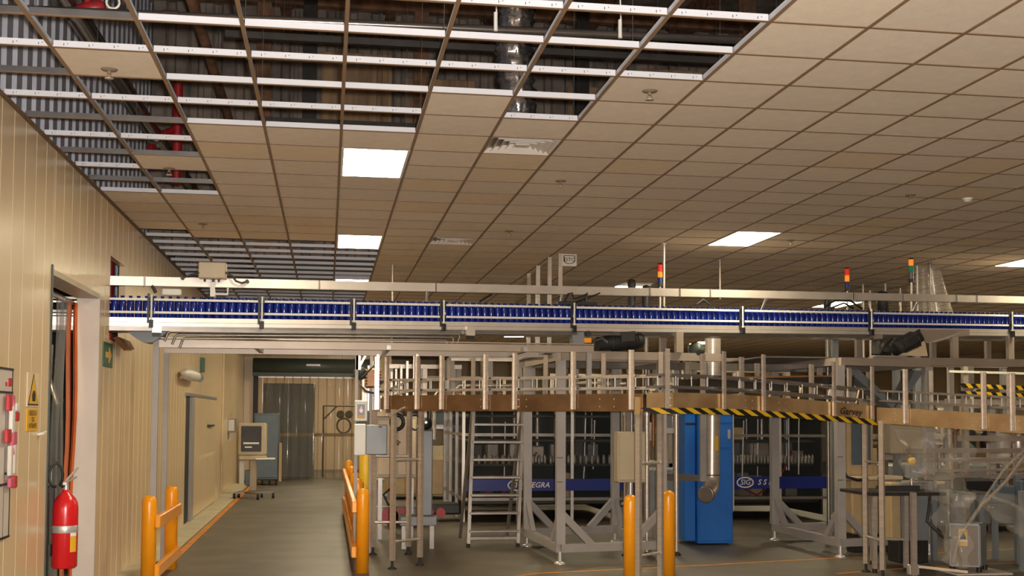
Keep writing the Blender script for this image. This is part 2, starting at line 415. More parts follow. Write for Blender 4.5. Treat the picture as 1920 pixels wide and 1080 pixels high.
# light fittings
def troffer(c, r, label):
    x0, x1, y0, y1 = cx(c)+.01, cx(c+1)-.01, cyy(r)+.01, cyy(r+2)-.01
    t = thing('ceiling_light', label, 'light', ((x0+x1)/2,(y0+y1)/2,CZ))
    mb = MB(); f = .022
    mb.bx(x0,x1,y0,y0+f,CZ-.006,CZ+.01).bx(x0,x1,y1-f,y1,CZ-.006,CZ+.01).bx(x0,x0+f,y0+f,y1-f,CZ-.006,CZ+.01).bx(x1-f,x1,y0+f,y1-f,CZ-.006,CZ+.01)
    part('light_frame', mb, 'white', t); part('diffuser', MB().bx(x0+f,x1-f,y0+f,y1-f,CZ-.003,CZ+.006), 'lamp', t)
    part('housing', MB().bx(x0,x1,y0,y1,CZ+.012,CZ+.1), 'galv', t)
LL = {(0,5):'largest lit square ceiling light, nearest of the row above the aisle', (0,13):'lit ceiling light second in the row above the aisle, right of the open grid',
      (0,21):'lit ceiling light just above the white cable trunking, third in the aisle row', (0,29):'lit ceiling light fourth in the aisle row, behind the conveyor',
      (8,11):'slanted lit ceiling light above the middle of the right half', (16,13):'lit ceiling light cut by the right edge of the picture',
      (8,21):'lit ceiling light behind the red and amber stack light, just over the trunking', (16,24):'lit ceiling light behind the clear plastic sheets at right'}
def LW(c, r):
    side = {0:'over the aisle',8:'over the first machine row',16:'over the second machine row',18:'over the second machine row',24:'along the far right wall',12:'added as fill between the machine rows',20:'added as fill over the deep right part of the hall',30:'added as fill nearest the right wall'}[c]
    if r < 0: return 'lit ceiling light behind the camera %s%s' % (side, ', rearmost' if r in (-15,) else '')
    return 'lit ceiling light %s, %s' % (side, {3:'nearest to the camera',8:'nearest of that row',20:'second of that row',31:'third from the camera' if c == 8 else 'last of that row',34:'deep in the hall',36:'deep behind the conveyor',39:'half hidden by machines',28:'alone in its row',37:'last before the roller door',41:'deepest and lowest in view',44:'deepest of that row'}[r])
for c, r in lamps: troffer(c, r, LL[(c,r)] if (c,r) in LL else LW(c,r))
for r, lab in ((4,'square louvred air diffuser with concentric blades, near the foil duct'),(13,'small far louvred air diffuser right of the second aisle light')):
    x0, x1, y0, y1 = cx(2)+.012, cx(3)-.012, cyy(r)+.012, cyy(r+1)-.012
    t = thing('air_diffuser', lab, 'vent', ((x0+x1)/2,(y0+y1)/2,CZ))
    part('back_plate', MB().bx(x0,x1,y0,y1,CZ+.034,CZ+.04), 'alu_dark', t)
    xm, ym = (x0+x1)/2, (y0+y1)/2
    for k in range(5):
        mb = MB(); h = .286 - k*.055; lo = h-.036
        for a in range(4):
            q = Matrix.Rotation(a*math.pi/2, 3, 'Z'); c = V((xm,ym,0))
            P = [c + q@V((-h,-h,CZ-.004)), c + q@V((h,-h,CZ-.004)), c + q@V((lo,-lo,CZ+.03)), c + q@V((-lo,-lo,CZ+.03))]
            mb.add(P + [p + V((0,0,.004)) for p in P], [(0,3,2,1),(4,5,6,7),(0,1,5,4),(1,2,6,5),(2,3,7,6),(3,0,4,7)])
        part('louvre_blade', mb, 'jamb', t)
    part('centre_plate', MB().bx(xm-.05,xm+.05,ym-.05,ym+.05,CZ-.002,CZ+.004), 'jamb', t)
def sprinkler(x, y, label):
    t = thing('sprinkler_head', label, 'sprinkler', (x,y,CZ))
    part('escutcheon', MB().lathe([(.012,-.012),(.05,-.006),(.055,.0)], (x,y,CZ), 16), 'brown_grey', t)
    part('sprinkler_body', MB().cyl((x,y,CZ-.03),(x,y,CZ-.008),.012,10).cyl((x-.018,y,CZ-.055),(x-.012,y,CZ-.03),.003,6).cyl((x+.018,y,CZ-.055),(x+.012,y,CZ-.03),.003,6), 'brown_grey', t)
    part('deflector', MB().lathe([(.0,-.062),(.03,-.062),(.028,-.058),(.0,-.056)], (x,y,CZ), 12), 'steel', t)
for x, y, lab in ((.86,7.93,'sprinkler head in the lone near tile at upper left'),(.84,11.06,'sprinkler head in the lone tile above the wall, second from upper left'),
                  (.82,14.22,'small sprinkler head just before the far open grid at left'),(4.5,7.8,'sprinkler head in the tile right of the open grid'),(4.5,10.95,'sprinkler head below and right of the near air diffuser'),
                  (4.48,14.05,'far sprinkler head right of the small air diffuser'),(8.13,11.0,'sprinkler head in the right half of the ceiling'),(8.13,14.1,'faint sprinkler head right of the slanted ceiling light')): sprinkler(x, y, lab)
t = thing('smoke_detector', 'small round white smoke detector on the right part of the ceiling', 'detector', (8.79,11.06,CZ))
part('detector_base', MB().lathe([(.05,-.012),(.055,0)], (8.79,11.06,CZ), 16), 'white', t); part('detector_cap', MB().lathe([(.0,-.04),(.035,-.036),(.045,-.012)], (8.79,11.06,CZ), 16), 'jamb', t)

# ================================================================ SETTING: plenum above the grid
struct('wall_plenum', None, None, (-.7,15,CZ))
wp = bpy.data.objects['wall_plenum']
RZ = 8.4
def corr(nm, axis, a0, a1, base, per, dep, z0, z1, m):
    prof = []; a = a0; vs = []
    while a < a1:
        prof += [(0,a),(0,a+per*.52),(-dep,a+per*.64),(-dep,a+per*.90)]; a += per
    for o, a in prof: vs += [((base+o,a,z0),(base+o,a,z1)) if axis == 'y' else ((a,base-o,z0),(a,base-o,z1))][0]
    fs = [(2*i,2*i+2,2*i+3,2*i+1) for i in range(len(prof)-1)]
    part(nm, MB().add(vs, fs if axis == 'y' else fs), m, wp)
corr('corrugated_sheet', 'y', 4.0, 20.0, -.55, .36, .09, 3.2, RZ, 'corrugated')
corr('corrugated_sheet', 'x', -.5, 24.0, 19.0, .36, .06, CZ+.3, RZ, 'deck')
corr('corrugated_sheet', 'y', 20.0, 46.0, -.55, .4, .09, 3.2, RZ, 'corrugated')
for k in range(9):
    x = 2.05 + k*1.32
    if k % 3 != 2: part('bulkhead_board', MB().bev(x+.1,x+1.22,18.6-.15*(k%2),18.64-.15*(k%2),5.0+.3*(k%3),7.6-.4*(k%2),.01), 'board', wp)
for k, x in enumerate((1.35,2.0,3.6,6.0,8.6,11.5)): part('column', MB().bx(x-.1,x+.1,16.8,16.82,CZ+.1,RZ).bx(x-.012,x+.012,16.82,17.0,CZ+.1,RZ).bx(x-.1,x+.1,17.0,17.02,CZ+.1,RZ), 'mach_dark' if k % 2 else 'rust', wp)
roof = struct('ceiling_roof', None, None, (8,15,RZ))
part('deck_sheet', MB().bx(-.9,XR,YF,47,RZ,RZ+.1), 'deck', roof)
for k in range(12):
    x = 1.6 + k*1.6; mb = MB().bx(x-.08,x+.08,3,46,RZ-.40,RZ-.38).bx(x-.01,x+.01,3,46,RZ-.38,RZ-.02).bx(x-.08,x+.08,3,46,RZ-.02,RZ)
    part('roof_joist', mb, 'rust', roof)
for k in range(5): part('roof_purlin', MB().bx(-.5,20,7.5+3.1*k,7.62+3.1*k,RZ-.7,RZ-.42), 'rust' if k % 2 else 'mach_dark', roof)
for k, (y, z) in enumerate(((10.2,5.05),(12.6,5.6),(14.5,5.4))): part('hanging_strut', MB().bx(1.4,16,y-.03,y+.03,z,z+.06), 'galv' if k == 1 else 'mach_dark', roof)
hw = MB()
for i in range(-3, 9, 2):
    for j in range(-3, 22, 3): hw.cyl((cx(i),cyy(j)+.2,CZ+.04),(cx(i)+.02,cyy(j)+.25,RZ-.4),.0025,5)
part('hanger_wires', hw, 'galv', roof, kind='stuff')
def pipe(label, pts, r, m, collars=()):
    t = thing('pipe', label, 'pipe', pts[0]); part('pipe_run', MB().tube(pts, r, 12), m, t)
    for p, q in collars: part('coupling', MB().cyl(p, q, r*1.35, 12), m, t)
pipe('dark sprinkler main running above the grid along the left wall', [(.5,5.5,4.62),(.40,12.5,4.86),(.37,18.7,5.06)], .08, 'pipe_dark', [((.455,8.5,4.73),(.452,8.7,4.737)),((.39,13.2,4.88),(.388,13.4,4.885))])
pipe('thin dark pipe crossing above the grid near the top', [(-.4,7.9,4.42),(6.5,7.9,4.52)], .028, 'pipe_dark', [((1.2,7.9,4.442),(1.3,7.9,4.444))])
pipe('second dark pipe beside the sprinkler main', [(1.15,6.,5.3),(1.02,18.4,5.55)], .05, 'rust')
pipe('red vertical fire riser behind the left grid', [(.66,13,4.3),(.66,13,5.4)], .05, 'red_pipe', [((.66,13,4.75),(.66,13,4.85))])
pipe('short red elbow pipe left of the red riser', [(.30,13.4,4.72),(.42,13.2,4.86),(.64,13.0,4.9)], .045, 'red_pipe')
t = thing('red_valve', 'red pipe valve with pale hand wheel above the grid at top left', 'valve', (.64,8.5,4.6))
part('valve_body', MB().lathe([(.03,-.1),(.05,-.08),(.055,0),(.05,.08),(.03,.1)], (.62,8.5,4.66), 12, (1,0,.3)).cyl((.6,8.5,4.6),(.6,8.5,4.78),.03,10), 'red_pipe', t)
part('hand_wheel', MB().tube([(.78+.045*math.cos(a*.52),8.45,4.70+.045*math.sin(a*.52)) for a in range(13)], .009, 6), 'white', t)
t = thing('flex_duct', 'crumpled shiny foil duct rising above the air diffuser', 'duct', (3.86,9.72,CZ+.1))
mb = MB(); prof = []; n = 46
for k in range(n): prof.append((.145 + (.012 if k % 2 else -.006) + .012*math.sin(k*1.7), .08 + k*.033))
vs = []; N = 28
for k, (r, z) in enumerate(prof):
    for a in range(N):
        rr = r + .014*math.sin(a*2.3+k*.7) + .008*math.sin(a*5.1-k*1.3)
        vs.append((3.86 + .02*math.sin(k*.2) + rr*math.cos(2*math.pi*a/N), 9.72 + rr*math.sin(2*math.pi*a/N), CZ + z))
mb.add(vs, [(k*N+a,k*N+(a+1)%N,(k+1)*N+(a+1)%N,(k+1)*N+a) for k in range(n-1) for a in range(N)], True)
part('duct_sleeve', mb, 'foil', t); part('collar', MB().lathe([(.15,.062),(.16,.062),(.16,.1),(.15,.1)], (3.86,9.72,CZ), 24), 'galv', t)
t = thing('light_housing', 'unlit metal light housing resting on the open grid at the top edge', 'light', (3.3,6.05,CZ))
part('housing', MB().bev(cx(0)+.6,cx(2)+.02,cyy(-1)-.08,cyy(-1)+.0-.01,CZ+.04,CZ+.1,.008), 'alu_dark', t); part('end_cap', MB().bx(cx(2)+.02,cx(2)+.03,cyy(-1)-.08,cyy(-1)-.01,CZ+.04,CZ+.1), 'white', t)
for x, lab in ((3.42,'white hanger wire with a tie dangling above the grid'),(4.3,'white wire loop hanging above the right of the open grid')):
    single('hanger_wire', MB().tube([(x,7.85,6.0),(x,7.85,4.75),(x+.01,7.85,4.45)], .006, 6).cyl((x,7.85,4.45),(x,7.85,4.58),.014,8), 'white', lab, 'wire')

# ================================================================ LEFT WALL FITTINGS
t = thing('fire_extinguisher', 'red fire extinguisher with silver band hung on the wall beside the doorway', 'extinguisher', (.12,10.45,.5))
ex, ey, ez = .125, 10.45, .50
part('cylinder', MB().lathe([(.0,0),(.09,0),(.104,.015),(.104,.5),(.098,.55),(.075,.60),(.035,.635),(.03,.66)], (ex,ey,ez), 28), 'red', t)
part('band', MB().lathe([(.1055,.30),(.1065,.302),(.1065,.358),(.1055,.36)], (ex,ey,ez), 28), 'silver', t)
mb = MB()
for a0, a1, z0, z1 in ((-.95,-.35,.14,.27),): 
    vs = []
    for k in range(7):
        a = a0 + (a1-a0)*k/6; vs += [(ex+.1058*math.cos(a), ey+.1058*math.sin(a), ez+z0), (ex+.1058*math.cos(a), ey+.1058*math.sin(a), ez+z1)]
    mb.add(vs, [(2*k,2*k+2,2*k+3,2*k+1) for k in range(6)], True)
lab = part('label_sticker', mb, 'sign_yellow', t)
mb = MB(); vs = []
for k in range(7):
    a = -.95 + .6*k/6; vs += [(ex+.1058*math.cos(a), ey+.1058*math.sin(a), ez+.272), (ex+.1058*math.cos(a), ey+.1058*math.sin(a), ez+.33)]
mb.add(vs, [(2*k,2*k+2,2*k+3,2*k+1) for k in range(6)], True); part('label_sticker', mb, 'white', t)
part('valve', MB().cyl((ex,ey,ez+.65),(ex,ey,ez+.72),.022,12).bx(ex-.015,ex+.015,ey-.05,ey+.03,ez+.70,ez+.725), 'silver', t)
part('handle', MB().beam((ex,ey-.02,ez+.73),(ex+.06,ey+.16,ez+.84),.018,.008).beam((ex,ey-.02,ez+.72),(ex+.05,ey+.15,ez+.76),.018,.008), 'silver', t)
mb = MB(); pts = [(ex-.01,ey-.03,ez+.70),(ex-.02,ey-.05,ez+.685)] + [(ex-.062+.05*math.cos(a*.5-1.0), ey-.06-.008*a, ez+.79+.10*math.sin(a*.5-1.0)) for a in range(13)]
part('hose', mb.tube(pts, .012, 8), 'black', t)
part('wall_bracket', MB().bx(0,.03,ey-.03,ey+.03,ez+.35,ez+.7).bx(0,.02,ey-.04,ey+.04,ez+.1,ez+.2), 'dark', t)

def wall_sign(name, label, y0, y1, z0, z1, m='white', x=.008):
    t = thing(name, label, 'sign', (0,(y0+y1)/2,z0)); part('sign_plate', MB().bev(0,x,y0,y1,z0,z1,.002), m, t); return t
t = wall_sign('warning_sign', 'tall yellow triangle warning sign on a pale plate beside the doorway', 9.56,9.92,1.855,2.125, 'joint')
def wpoly(parent, name, pts, m, x): part(name, MB().prism([(x,y,z) for y,z in pts], (.003,0,0)), m, parent)
wpoly(t, 'triangle_border', [(9.575,1.868),(9.905,1.868),(9.74,2.118)], 'black', .0075); wpoly(t, 'triangle', [(9.60,1.88),(9.88,1.88),(9.74,2.095)], 'sign_yellow', .009)
wpoly(t, 'hand_symbol', [(9.70,1.90),(9.79,1.90),(9.80,1.95),(9.77,1.985),(9.73,1.985),(9.69,1.95)], 'black', .0105)
t = wall_sign('warning_text_sign', 'yellow sign with three lines of dark text below the triangle sign', 9.57,9.91,1.665,1.84, 'sign_yellow')
for s, z in (('RIESGO',1.805),('DE',1.755),('ATRAPE',1.705)): text(s, .055, (.0085,9.74,z), (0,1,0), (0,0,1), 'black', t, bold=.012, wscale=1.25)
t = wall_sign('exit_sign', 'green exit sign with pale arrow on the wall under the conveyor opening', 12.62,13.14,2.30,2.56, 'sign_green', .012)
wpoly(t, 'arrow_symbol', [(12.74,2.40),(12.92,2.40),(12.92,2.345),(13.06,2.43),(12.92,2.515),(12.92,2.46),(12.74,2.46)], 'sign_yellow', .0125)
t = wall_sign('exit_sign', 'small green sign seen edge-on, farther along the left wall above the wall lamp', 22.0,22.4,2.6,2.86, 'sign_green', .05)
t = thing('lockout_board', 'white lockout board with black frame lines cut by the left edge', 'board', (0,8.7,.9))
part('board_panel', MB().bev(0,.012,8.2,9.1,.9,2.13,.003), 'jamb', t)
mb = MB()
for z in (2.125,1.955,1.29,.905): mb.bx(.012,.02,8.2,9.1,z-.008,z+.008)
mb.bx(.012,.016,9.085,9.1,.9,2.13).bx(.012,.014,8.93,8.935,.9,1.95).bx(.012,.018,8.93,9.08,1.36,1.375); part('frame_line', mb, 'black', t)
part('print_mark', MB().bev(.012,.016,8.98,9.06,2.0,2.06,.006), 'plastic_red', t); part('print_mark', MB().bx(.012,.015,8.90,8.95,2.0,2.03), 'plastic_red', t)
def lock(y, z, label, tags):
    t = thing('lockout_hasp', label, 'lock', (.03,y,z))
    part('hasp_loop', MB().tube([(.04,y-.02,z-.1),(.04,y-.035,z-.02),(.04,y-.02,z+.03),(.04,y+.02,z+.03),(.04,y+.035,z-.02),(.04,y+.02,z-.1)], .012, 8), 'pink', t)
    for dy, dz, w_, h_, m in tags: part('padlock' if m != 'white' else 'tag', MB().bev(.025,.055,y+dy-w_/2,y+dy+w_/2,z+dz-h_/2,z+dz+h_/2,.006), m, t)
lock(9.0,1.90,'pink lockout hasp with red padlocks, upper one on the board', [(.0,-.14,.07,.2,'white'),(.11,-.05,.09,.06,'white'),(.11,-.12,.10,.07,'plastic_red'),(.06,-.28,.09,.1,'pink'),(-.1,-.26,.1,.1,'plastic_red'),(-.09,-.02,.08,.12,'plastic_red')])
lock(9.03,1.60,'pink lockout hasp with purple tags, lower one on the board', [(-.05,-.14,.06,.22,'jamb'),(.05,-.13,.06,.22,'jamb'),(-.02,-.3,.09,.07,'pink'),(.08,-.3,.07,.09,'plastic_red')])
single('wall_hook', MB().cyl((0,9.96,1.635),(.05,9.96,1.645),.012,10).cyl((.04,9.94,1.64),(.05,10.02,1.66),.008,8), 'white', 'small white hook on the wall beside the doorway edge', 'hook')
t = thing('emergency_lamp', 'white oval emergency lamp on the far left wall above the ajar door', 'light', (.05,20.2,2.44))
part('lamp_body', MB().lathe([(.0,-.95),(.05,-.9),(.085,-.7),(.095,0),(.085,.7),(.05,.9),(0,.95)], (.115,19.6,2.45), 16, (0,1,0)), 'white', t)
part('lamp_lens', MB().lathe([(.0,-.08),(.06,-.06),(.07,0)], (.16,20.5,2.43), 14, (.3,-1,0)), 'galv', t)
part('lamp_base', MB().bx(0,.03,19.2,20.1,2.38,2.52), 'jamb', t)
dd = struct('door_3', None, None, (0,22,0))
part('door_gap_shade', MB().bx(-.0,.006,19.95,20.45,.0,2.12), 'black', dd); part('door_edge', MB().bx(0,.05,20.45,20.85,0,2.10), 'frame_paint', dd)  # black slab painted in for the darkness of the ajar opening
part('door_leaf', MB().bev(0,.03,20.85,24.9,0.02,2.12,.01), 'wall', dd); part('door_frame', MB().bx(0,.04,19.8,24.98,2.12,2.17), 'grey_box', dd)
part('door_handle', MB().bev(.03,.08,23.2,24.2,1.58,1.62,.01), 'dark', dd); part('kick_plate', MB().bx(.03,.034,22.0,24.6,.98,1.06), 'joint', dd)
t = thing('control_station', 'bright white control box on a bracket far along the left wall', 'box', (.1,28.6,1.45))
part('box_body', MB().bev(.0,.16,28.3,28.8,1.4,1.72,.01), 'grey_box', t); part('box_front', MB().bx(.01,.15,28.285,28.299,1.44,1.70), 'white', t); part('bracket', MB().beam((.02,28.4,1.2),(.12,28.4,1.4),.03,.03), 'alu_dark', t)
single('wall_conduit', MB().tube([(.02,26.6,.1),(.02,26.6,2.4),(.02,26.6,3.8)], .025, 8), 'joint', 'pale vertical conduit on the left wall before the white control box', 'pipe')
single('drain_flap', MB().prism([(.02,13.05,2.62),(.02,13.88,2.62),(.10,13.7,2.52),(.10,13.3,2.5)], (.05,0,.02)), 'copper', 'torn brown flap under the wall opening of the conveyor', 'flap')
pl_ = [(.12+.45*k/8, 13.28, 2.73) for k in range(9)] + [(.57-.45*k/8, 13.28, 2.71-.12*math.sin(math.pi*k/8)**1.3) for k in range(1,8)]
single('drip_sheet', MB().prism(pl_, (0,.3,0)), 'grey_box', 'sagging grey sheet hanging under the conveyor beside the wall opening', 'sheet')

# ================================================================ OVERHEAD BOTTLE CONVEYOR (runs from the wall opening to the right)
def cY(X): return 13.0 + .2*X
cd_ = V((1,.2,0)).normalized(); cn = V((-.196,.981,0))
def zb(X): return 2.842 + .0209*X          # top of the side plate
t = thing('bottle_conveyor', 'long overhead conveyor with white side plates carrying blue bottles from the wall to the right', 'conveyor', (0,13,2.75))
XE = 14.6
def cp(X, off=0, dz=0): return V((X,cY(X),zb(X)+dz)) + cn*off
def crail(name, off, z0, z1, wd, m, xa=-.6, xb=XE):
    return part(name, MB().beam(cp(xa,off,(z0+z1)/2), cp(xb,off,(z0+z1)/2), wd, z1-z0), m, t)
crail('side_plate', 0, -.05, .0, .03, 'alu'); crail('side_plate', -.004, -.095, -.053, .03, 'alu'); crail('side_plate', .46, -.095, 0, .03, 'alu')
crail('belt', .23, -.03, -.01, .42, 'dark'); crail('return_guide', .23, -.14, -.10, .4, 'alu_dark')
for dz in (.055,.195): crail('guard_rail', -.018, dz-.011, dz+.013, .024, 'white'); 
for dz in (.055,.195): crail('guard_rail', .42, dz-.008, dz+.010, .022, 'alu')
for X in (.41,1.567,2.588,3.641,5.279,7.61,9.582,11.951):
    b = part('rail_bracket', MB().cyl(cp(X,-.05,-.07), cp(X,-.05,.25), .011, 8), 'white', t)
    part('bracket_strip', MB().obox(cp(X-.03,-.03,.10), cd_*.011, cn*.008, V((0,0,.16))), 'dark', b)
    for dz in (.055,.195): part('rail_clamp', MB().obox(cp(X,-.03,dz), cd_*.028, cn*.02, V((0,0,.022))), 'black', b)
    part('clamp_foot', MB().obox(cp(X,-.045,-.07), cd_*.022, cn*.03, V((0,0,.042))), 'black', b)
    part('rail_bracket', MB().cyl(cp(X,.45,-.05), cp(X,.45,.25), .011, 8), 'alu', t)
for X, zt in ((.47,0),(3.97,0)):
    part('hanger_bracket', MB().obox(cp(X,-.03,-.11), cd_*.05, cn*.03, V((0,0,.055))), 'alu', t); part('bracket_foot', MB().obox(cp(X,-.03,-.185), cd_*.042, cn*.03, V((0,0,.02))), 'black', t)
for X in (6.72,9.72,10.98,11.95,12.9):
    part('support_leg', MB().beam(cp(X,-.0,-.09), (X,cY(X),2.63), .10, .06, up=cn), 'beam', t); part('support_leg', MB().beam(cp(X,.44,-.09), (cp(X,.44).x,cp(X,.44).y,2.63), .08, .06, up=cn), 'beam', t)
# conduits below it
for k, (dy, dz) in enumerate(((-.02,-.14),(.0,-.175),(.03,-.21))):
    a = .62 + .08*k; b_ = 3.86 - .07*k
    single('conduit', MB().tube([cp(a-.06,.1+dy,dz-.11), cp(a-.03,.1+dy,dz-.02), cp(a,.1+dy,dz), cp(b_,.1+dy,dz), cp(b_+.02,.1+dy,dz-.03), cp(b_-.02,.1+dy,dz-.12)], .014, 8), 'alu_dark',
           ('topmost','middle','lowest')[k] + ' of three thin grey conduits under the bottle conveyor', 'pipe')
# the bottles: two packed rows
bh = .25; r = .0405
bm = MB().lathe([(.0,0),(.034,0),(r,.008),(r,.185),(.037,.200),(.026,.222),(.017,.230),(.017,.236),(.020,.237),(.020,bh),(.0,bh+.001)], (0,0,0), 14).mesh('bottle', 'blue_bottle')
pt = .0826
BR = (.41,1.567,2.588,3.641,5.279,7.61,9.582,11.951); cnt = {}
O1 = 'first second third fourth fifth sixth seventh eighth ninth tenth eleventh twelfth thirteenth fourteenth fifteenth sixteenth seventeenth eighteenth nineteenth'.split()
ORD = O1 + ['twentieth'] + ['twenty-'+o for o in O1[:9]] + ['thirtieth'] + ['thirty-'+o for o in O1[:9]]
for row in range(2):
    for k in range(156 - 12*row):
        L = -.05 + (k + 12.5*row)*pt; X = L*cd_.x + .01; p = cp(X, .047 + row*.073, 0)
        o = bpy.data.objects.new('bottle', bm); COL.objects.link(o); o.location = (p.x, p.y, p.z-.012); o.rotation_euler = (0,0,random.random()*6)
        seg = [b for b in BR if b <= X]; q = len(seg); key = (row, q); cnt[key] = cnt.get(key, 0)+1
        place = 'right of the wall opening' if q == 0 else 'right of the %s rail bracket' % ORD[q-1]
        props(o, '%s blue bottle, %s %s' % (('front row','back row')[row], ORD[cnt[key]-1], place), 'bottle', 'blue bottles on the overhead conveyor')
# cable trunking above
tr = thing('cable_trunking', 'long pale cable trunking running just above the line of blue bottles', 'trunking', (0,13,3.23))
def zt(X): return 3.232 + .0238*X
xs = [-.5,.34,2.2,3.55,6.3,6.72,7.15,9.3,10.1,11.0,11.35,13.2,14.6]
for a, b in zip(xs[:-1], xs[1:]):
    part('trunking_length', MB().beam((a+.004,cY(a+.004),zt(a)),(b-.004,cY(b-.004),zt(b)),.09,.098), 'alu', tr)
    part('joint_cover', MB().beam((b-.015,cY(b-.015)-.003,zt(b)),(b+.0,cY(b)-.003,zt(b)),.10,.106), 'alu_dark', tr)
for X in (1.05,3.46,5.15,8.0,10.4): part('trunking_bracket', MB().beam((X,cY(X)+.03,zt(X)-.04),(X,cY(X)+.44,zb(X)+.02),.025,.025), 'alu', tr)
t = thing('junction_box', 'beige junction box with two cables on the left of the trunking', 'box', (1.05,13.12,3.28))
part('box_body', MB().bev(.905,1.20,13.02,13.14,3.285,3.465,.008), 'beige_box', t); part('box_lid', MB().bev(.91,1.195,13.0,13.02,3.29,3.46,.006), 'beige_box', t)
for x in (.97,1.06,1.12): part('cable_gland', MB().cyl((x,13.08,3.285),(x,13.08,3.255),.012,8), 'cable', t)
part('cable', MB().tube([(.92,13.0,3.34),(.84,13.05,3.33),(.76,13.08,3.30),(.735,13.08,3.285)], .01, 8).cyl((.735,13.05,3.285),(.735,13.11,3.285),.018,10), 'cable', t)
part('cable', MB().tube([(1.2,13.0,3.35),(1.26,13.12,3.33),(1.30,13.13,3.275),(1.36,13.13,3.255),(1.42,13.14,3.275)], .012, 8).cyl((1.42,13.1,3.275),(1.42,13.18,3.275),.02,10), 'cable', t)
part('mount_post', MB().beam((1.05,13.12,3.28),(1.05,13.14,3.1),.05,.04), 'white', t)
part('mount_bracket', MB().tube([(1.08,13.15,3.13),(1.21,13.15,3.13),(1.21,13.15,3.2)], .014, 6), 'white', t)
for X, zz, lab in ((.52,3.10,'white sensor bracket above the bottles near the wall opening'),):
    t = thing('sensor', lab, 'sensor', (X,cY(X),zz)); part('sensor_body', MB().bev(X,X+.2,cY(X)-.03,cY(X)+.05,zz,zz+.07,.008), 'white', t)
    part('sensor_arm', MB().tube([(X-.06,cY(X)-.05,zz+.02),(X-.1,cY(X)-.05,zz+.1)], .018, 8), 'dark', t)
single('cable_loop', MB().tube([cp(5.15,-.05,.26),cp(5.2,-.05,.36),cp(5.25,-.05,.37),cp(5.27,-.05,.3),cp(5.4,-.05,.34),cp(5.45,-.05,.38),cp(5.42,-.05,.27)], .012, 6)
       .tube([cp(5.3,-.04,.26),cp(5.55,-.04,.35),cp(5.62,-.04,.38)], .012, 6).bx(5.1,5.6,14.1,14.2,3.19,3.23), 'black', 'tangle of black cable loops over the bottles left of centre right', 'cable')
single('cable_loop', MB().tube([cp(8.85,-.03,.26),cp(9.05,-.03,.37),cp(9.25,-.03,.36),cp(9.45,-.03,.25)], .014, 6).tube([cp(9.0,.03,.26),cp(9.2,.03,.33),cp(9.35,.03,.26)], .014, 6), 'black', 'black cable arch over the bottles at right', 'cable')
single('cable_loop', MB().tube([cp(6.95,-.03,.26),cp(7.05,-.03,.33),cp(7.15,-.03,.26)], .012, 6).tube([cp(4.1,.02,.25),cp(4.25,.02,.34)], .014, 6), 'black', 'small black cable ends above the bottles at middle', 'cable')

# ================================================================ PORTAL of two posts and two long beams
t = thing('support_portal', 'portal of two slim posts and two long beams under the bottle conveyor at left', 'frame', (.42,14,0))
for px_, py_, ww in ((.43,13.4,.062),(.37,14.7,.055)):
    p_ = part('post', MB().bx(px_-ww/2,px_+ww/2,py_-ww/2,py_+ww/2,.03,2.72), 'frame_paint', t); part('foot', MB().bx(px_-.07,px_+.07,py_-.07,py_+.07,0,.03), 'dark', p_)
part('long_beam', MB().beam((.4,13.4,2.59),(5.5,13.9,2.63),.06,.085).beam((.4,13.36,2.65),(5.5,13.86,2.685),.04,.012), 'beam', t)
part('long_beam', MB().beam((.34,14.7,2.59),(5.9,14.9,2.61),.06,.075), 'beam', t)
for X in (1.5,3.0,4.6): part('cross_bar', MB().beam((X,13.5,2.59),(X,14.75,2.59),.05,.05), 'alu_dark', t)
part('post', MB().bx(5.42,5.48,13.88,13.94,2.05,2.6), 'frame_paint', t)

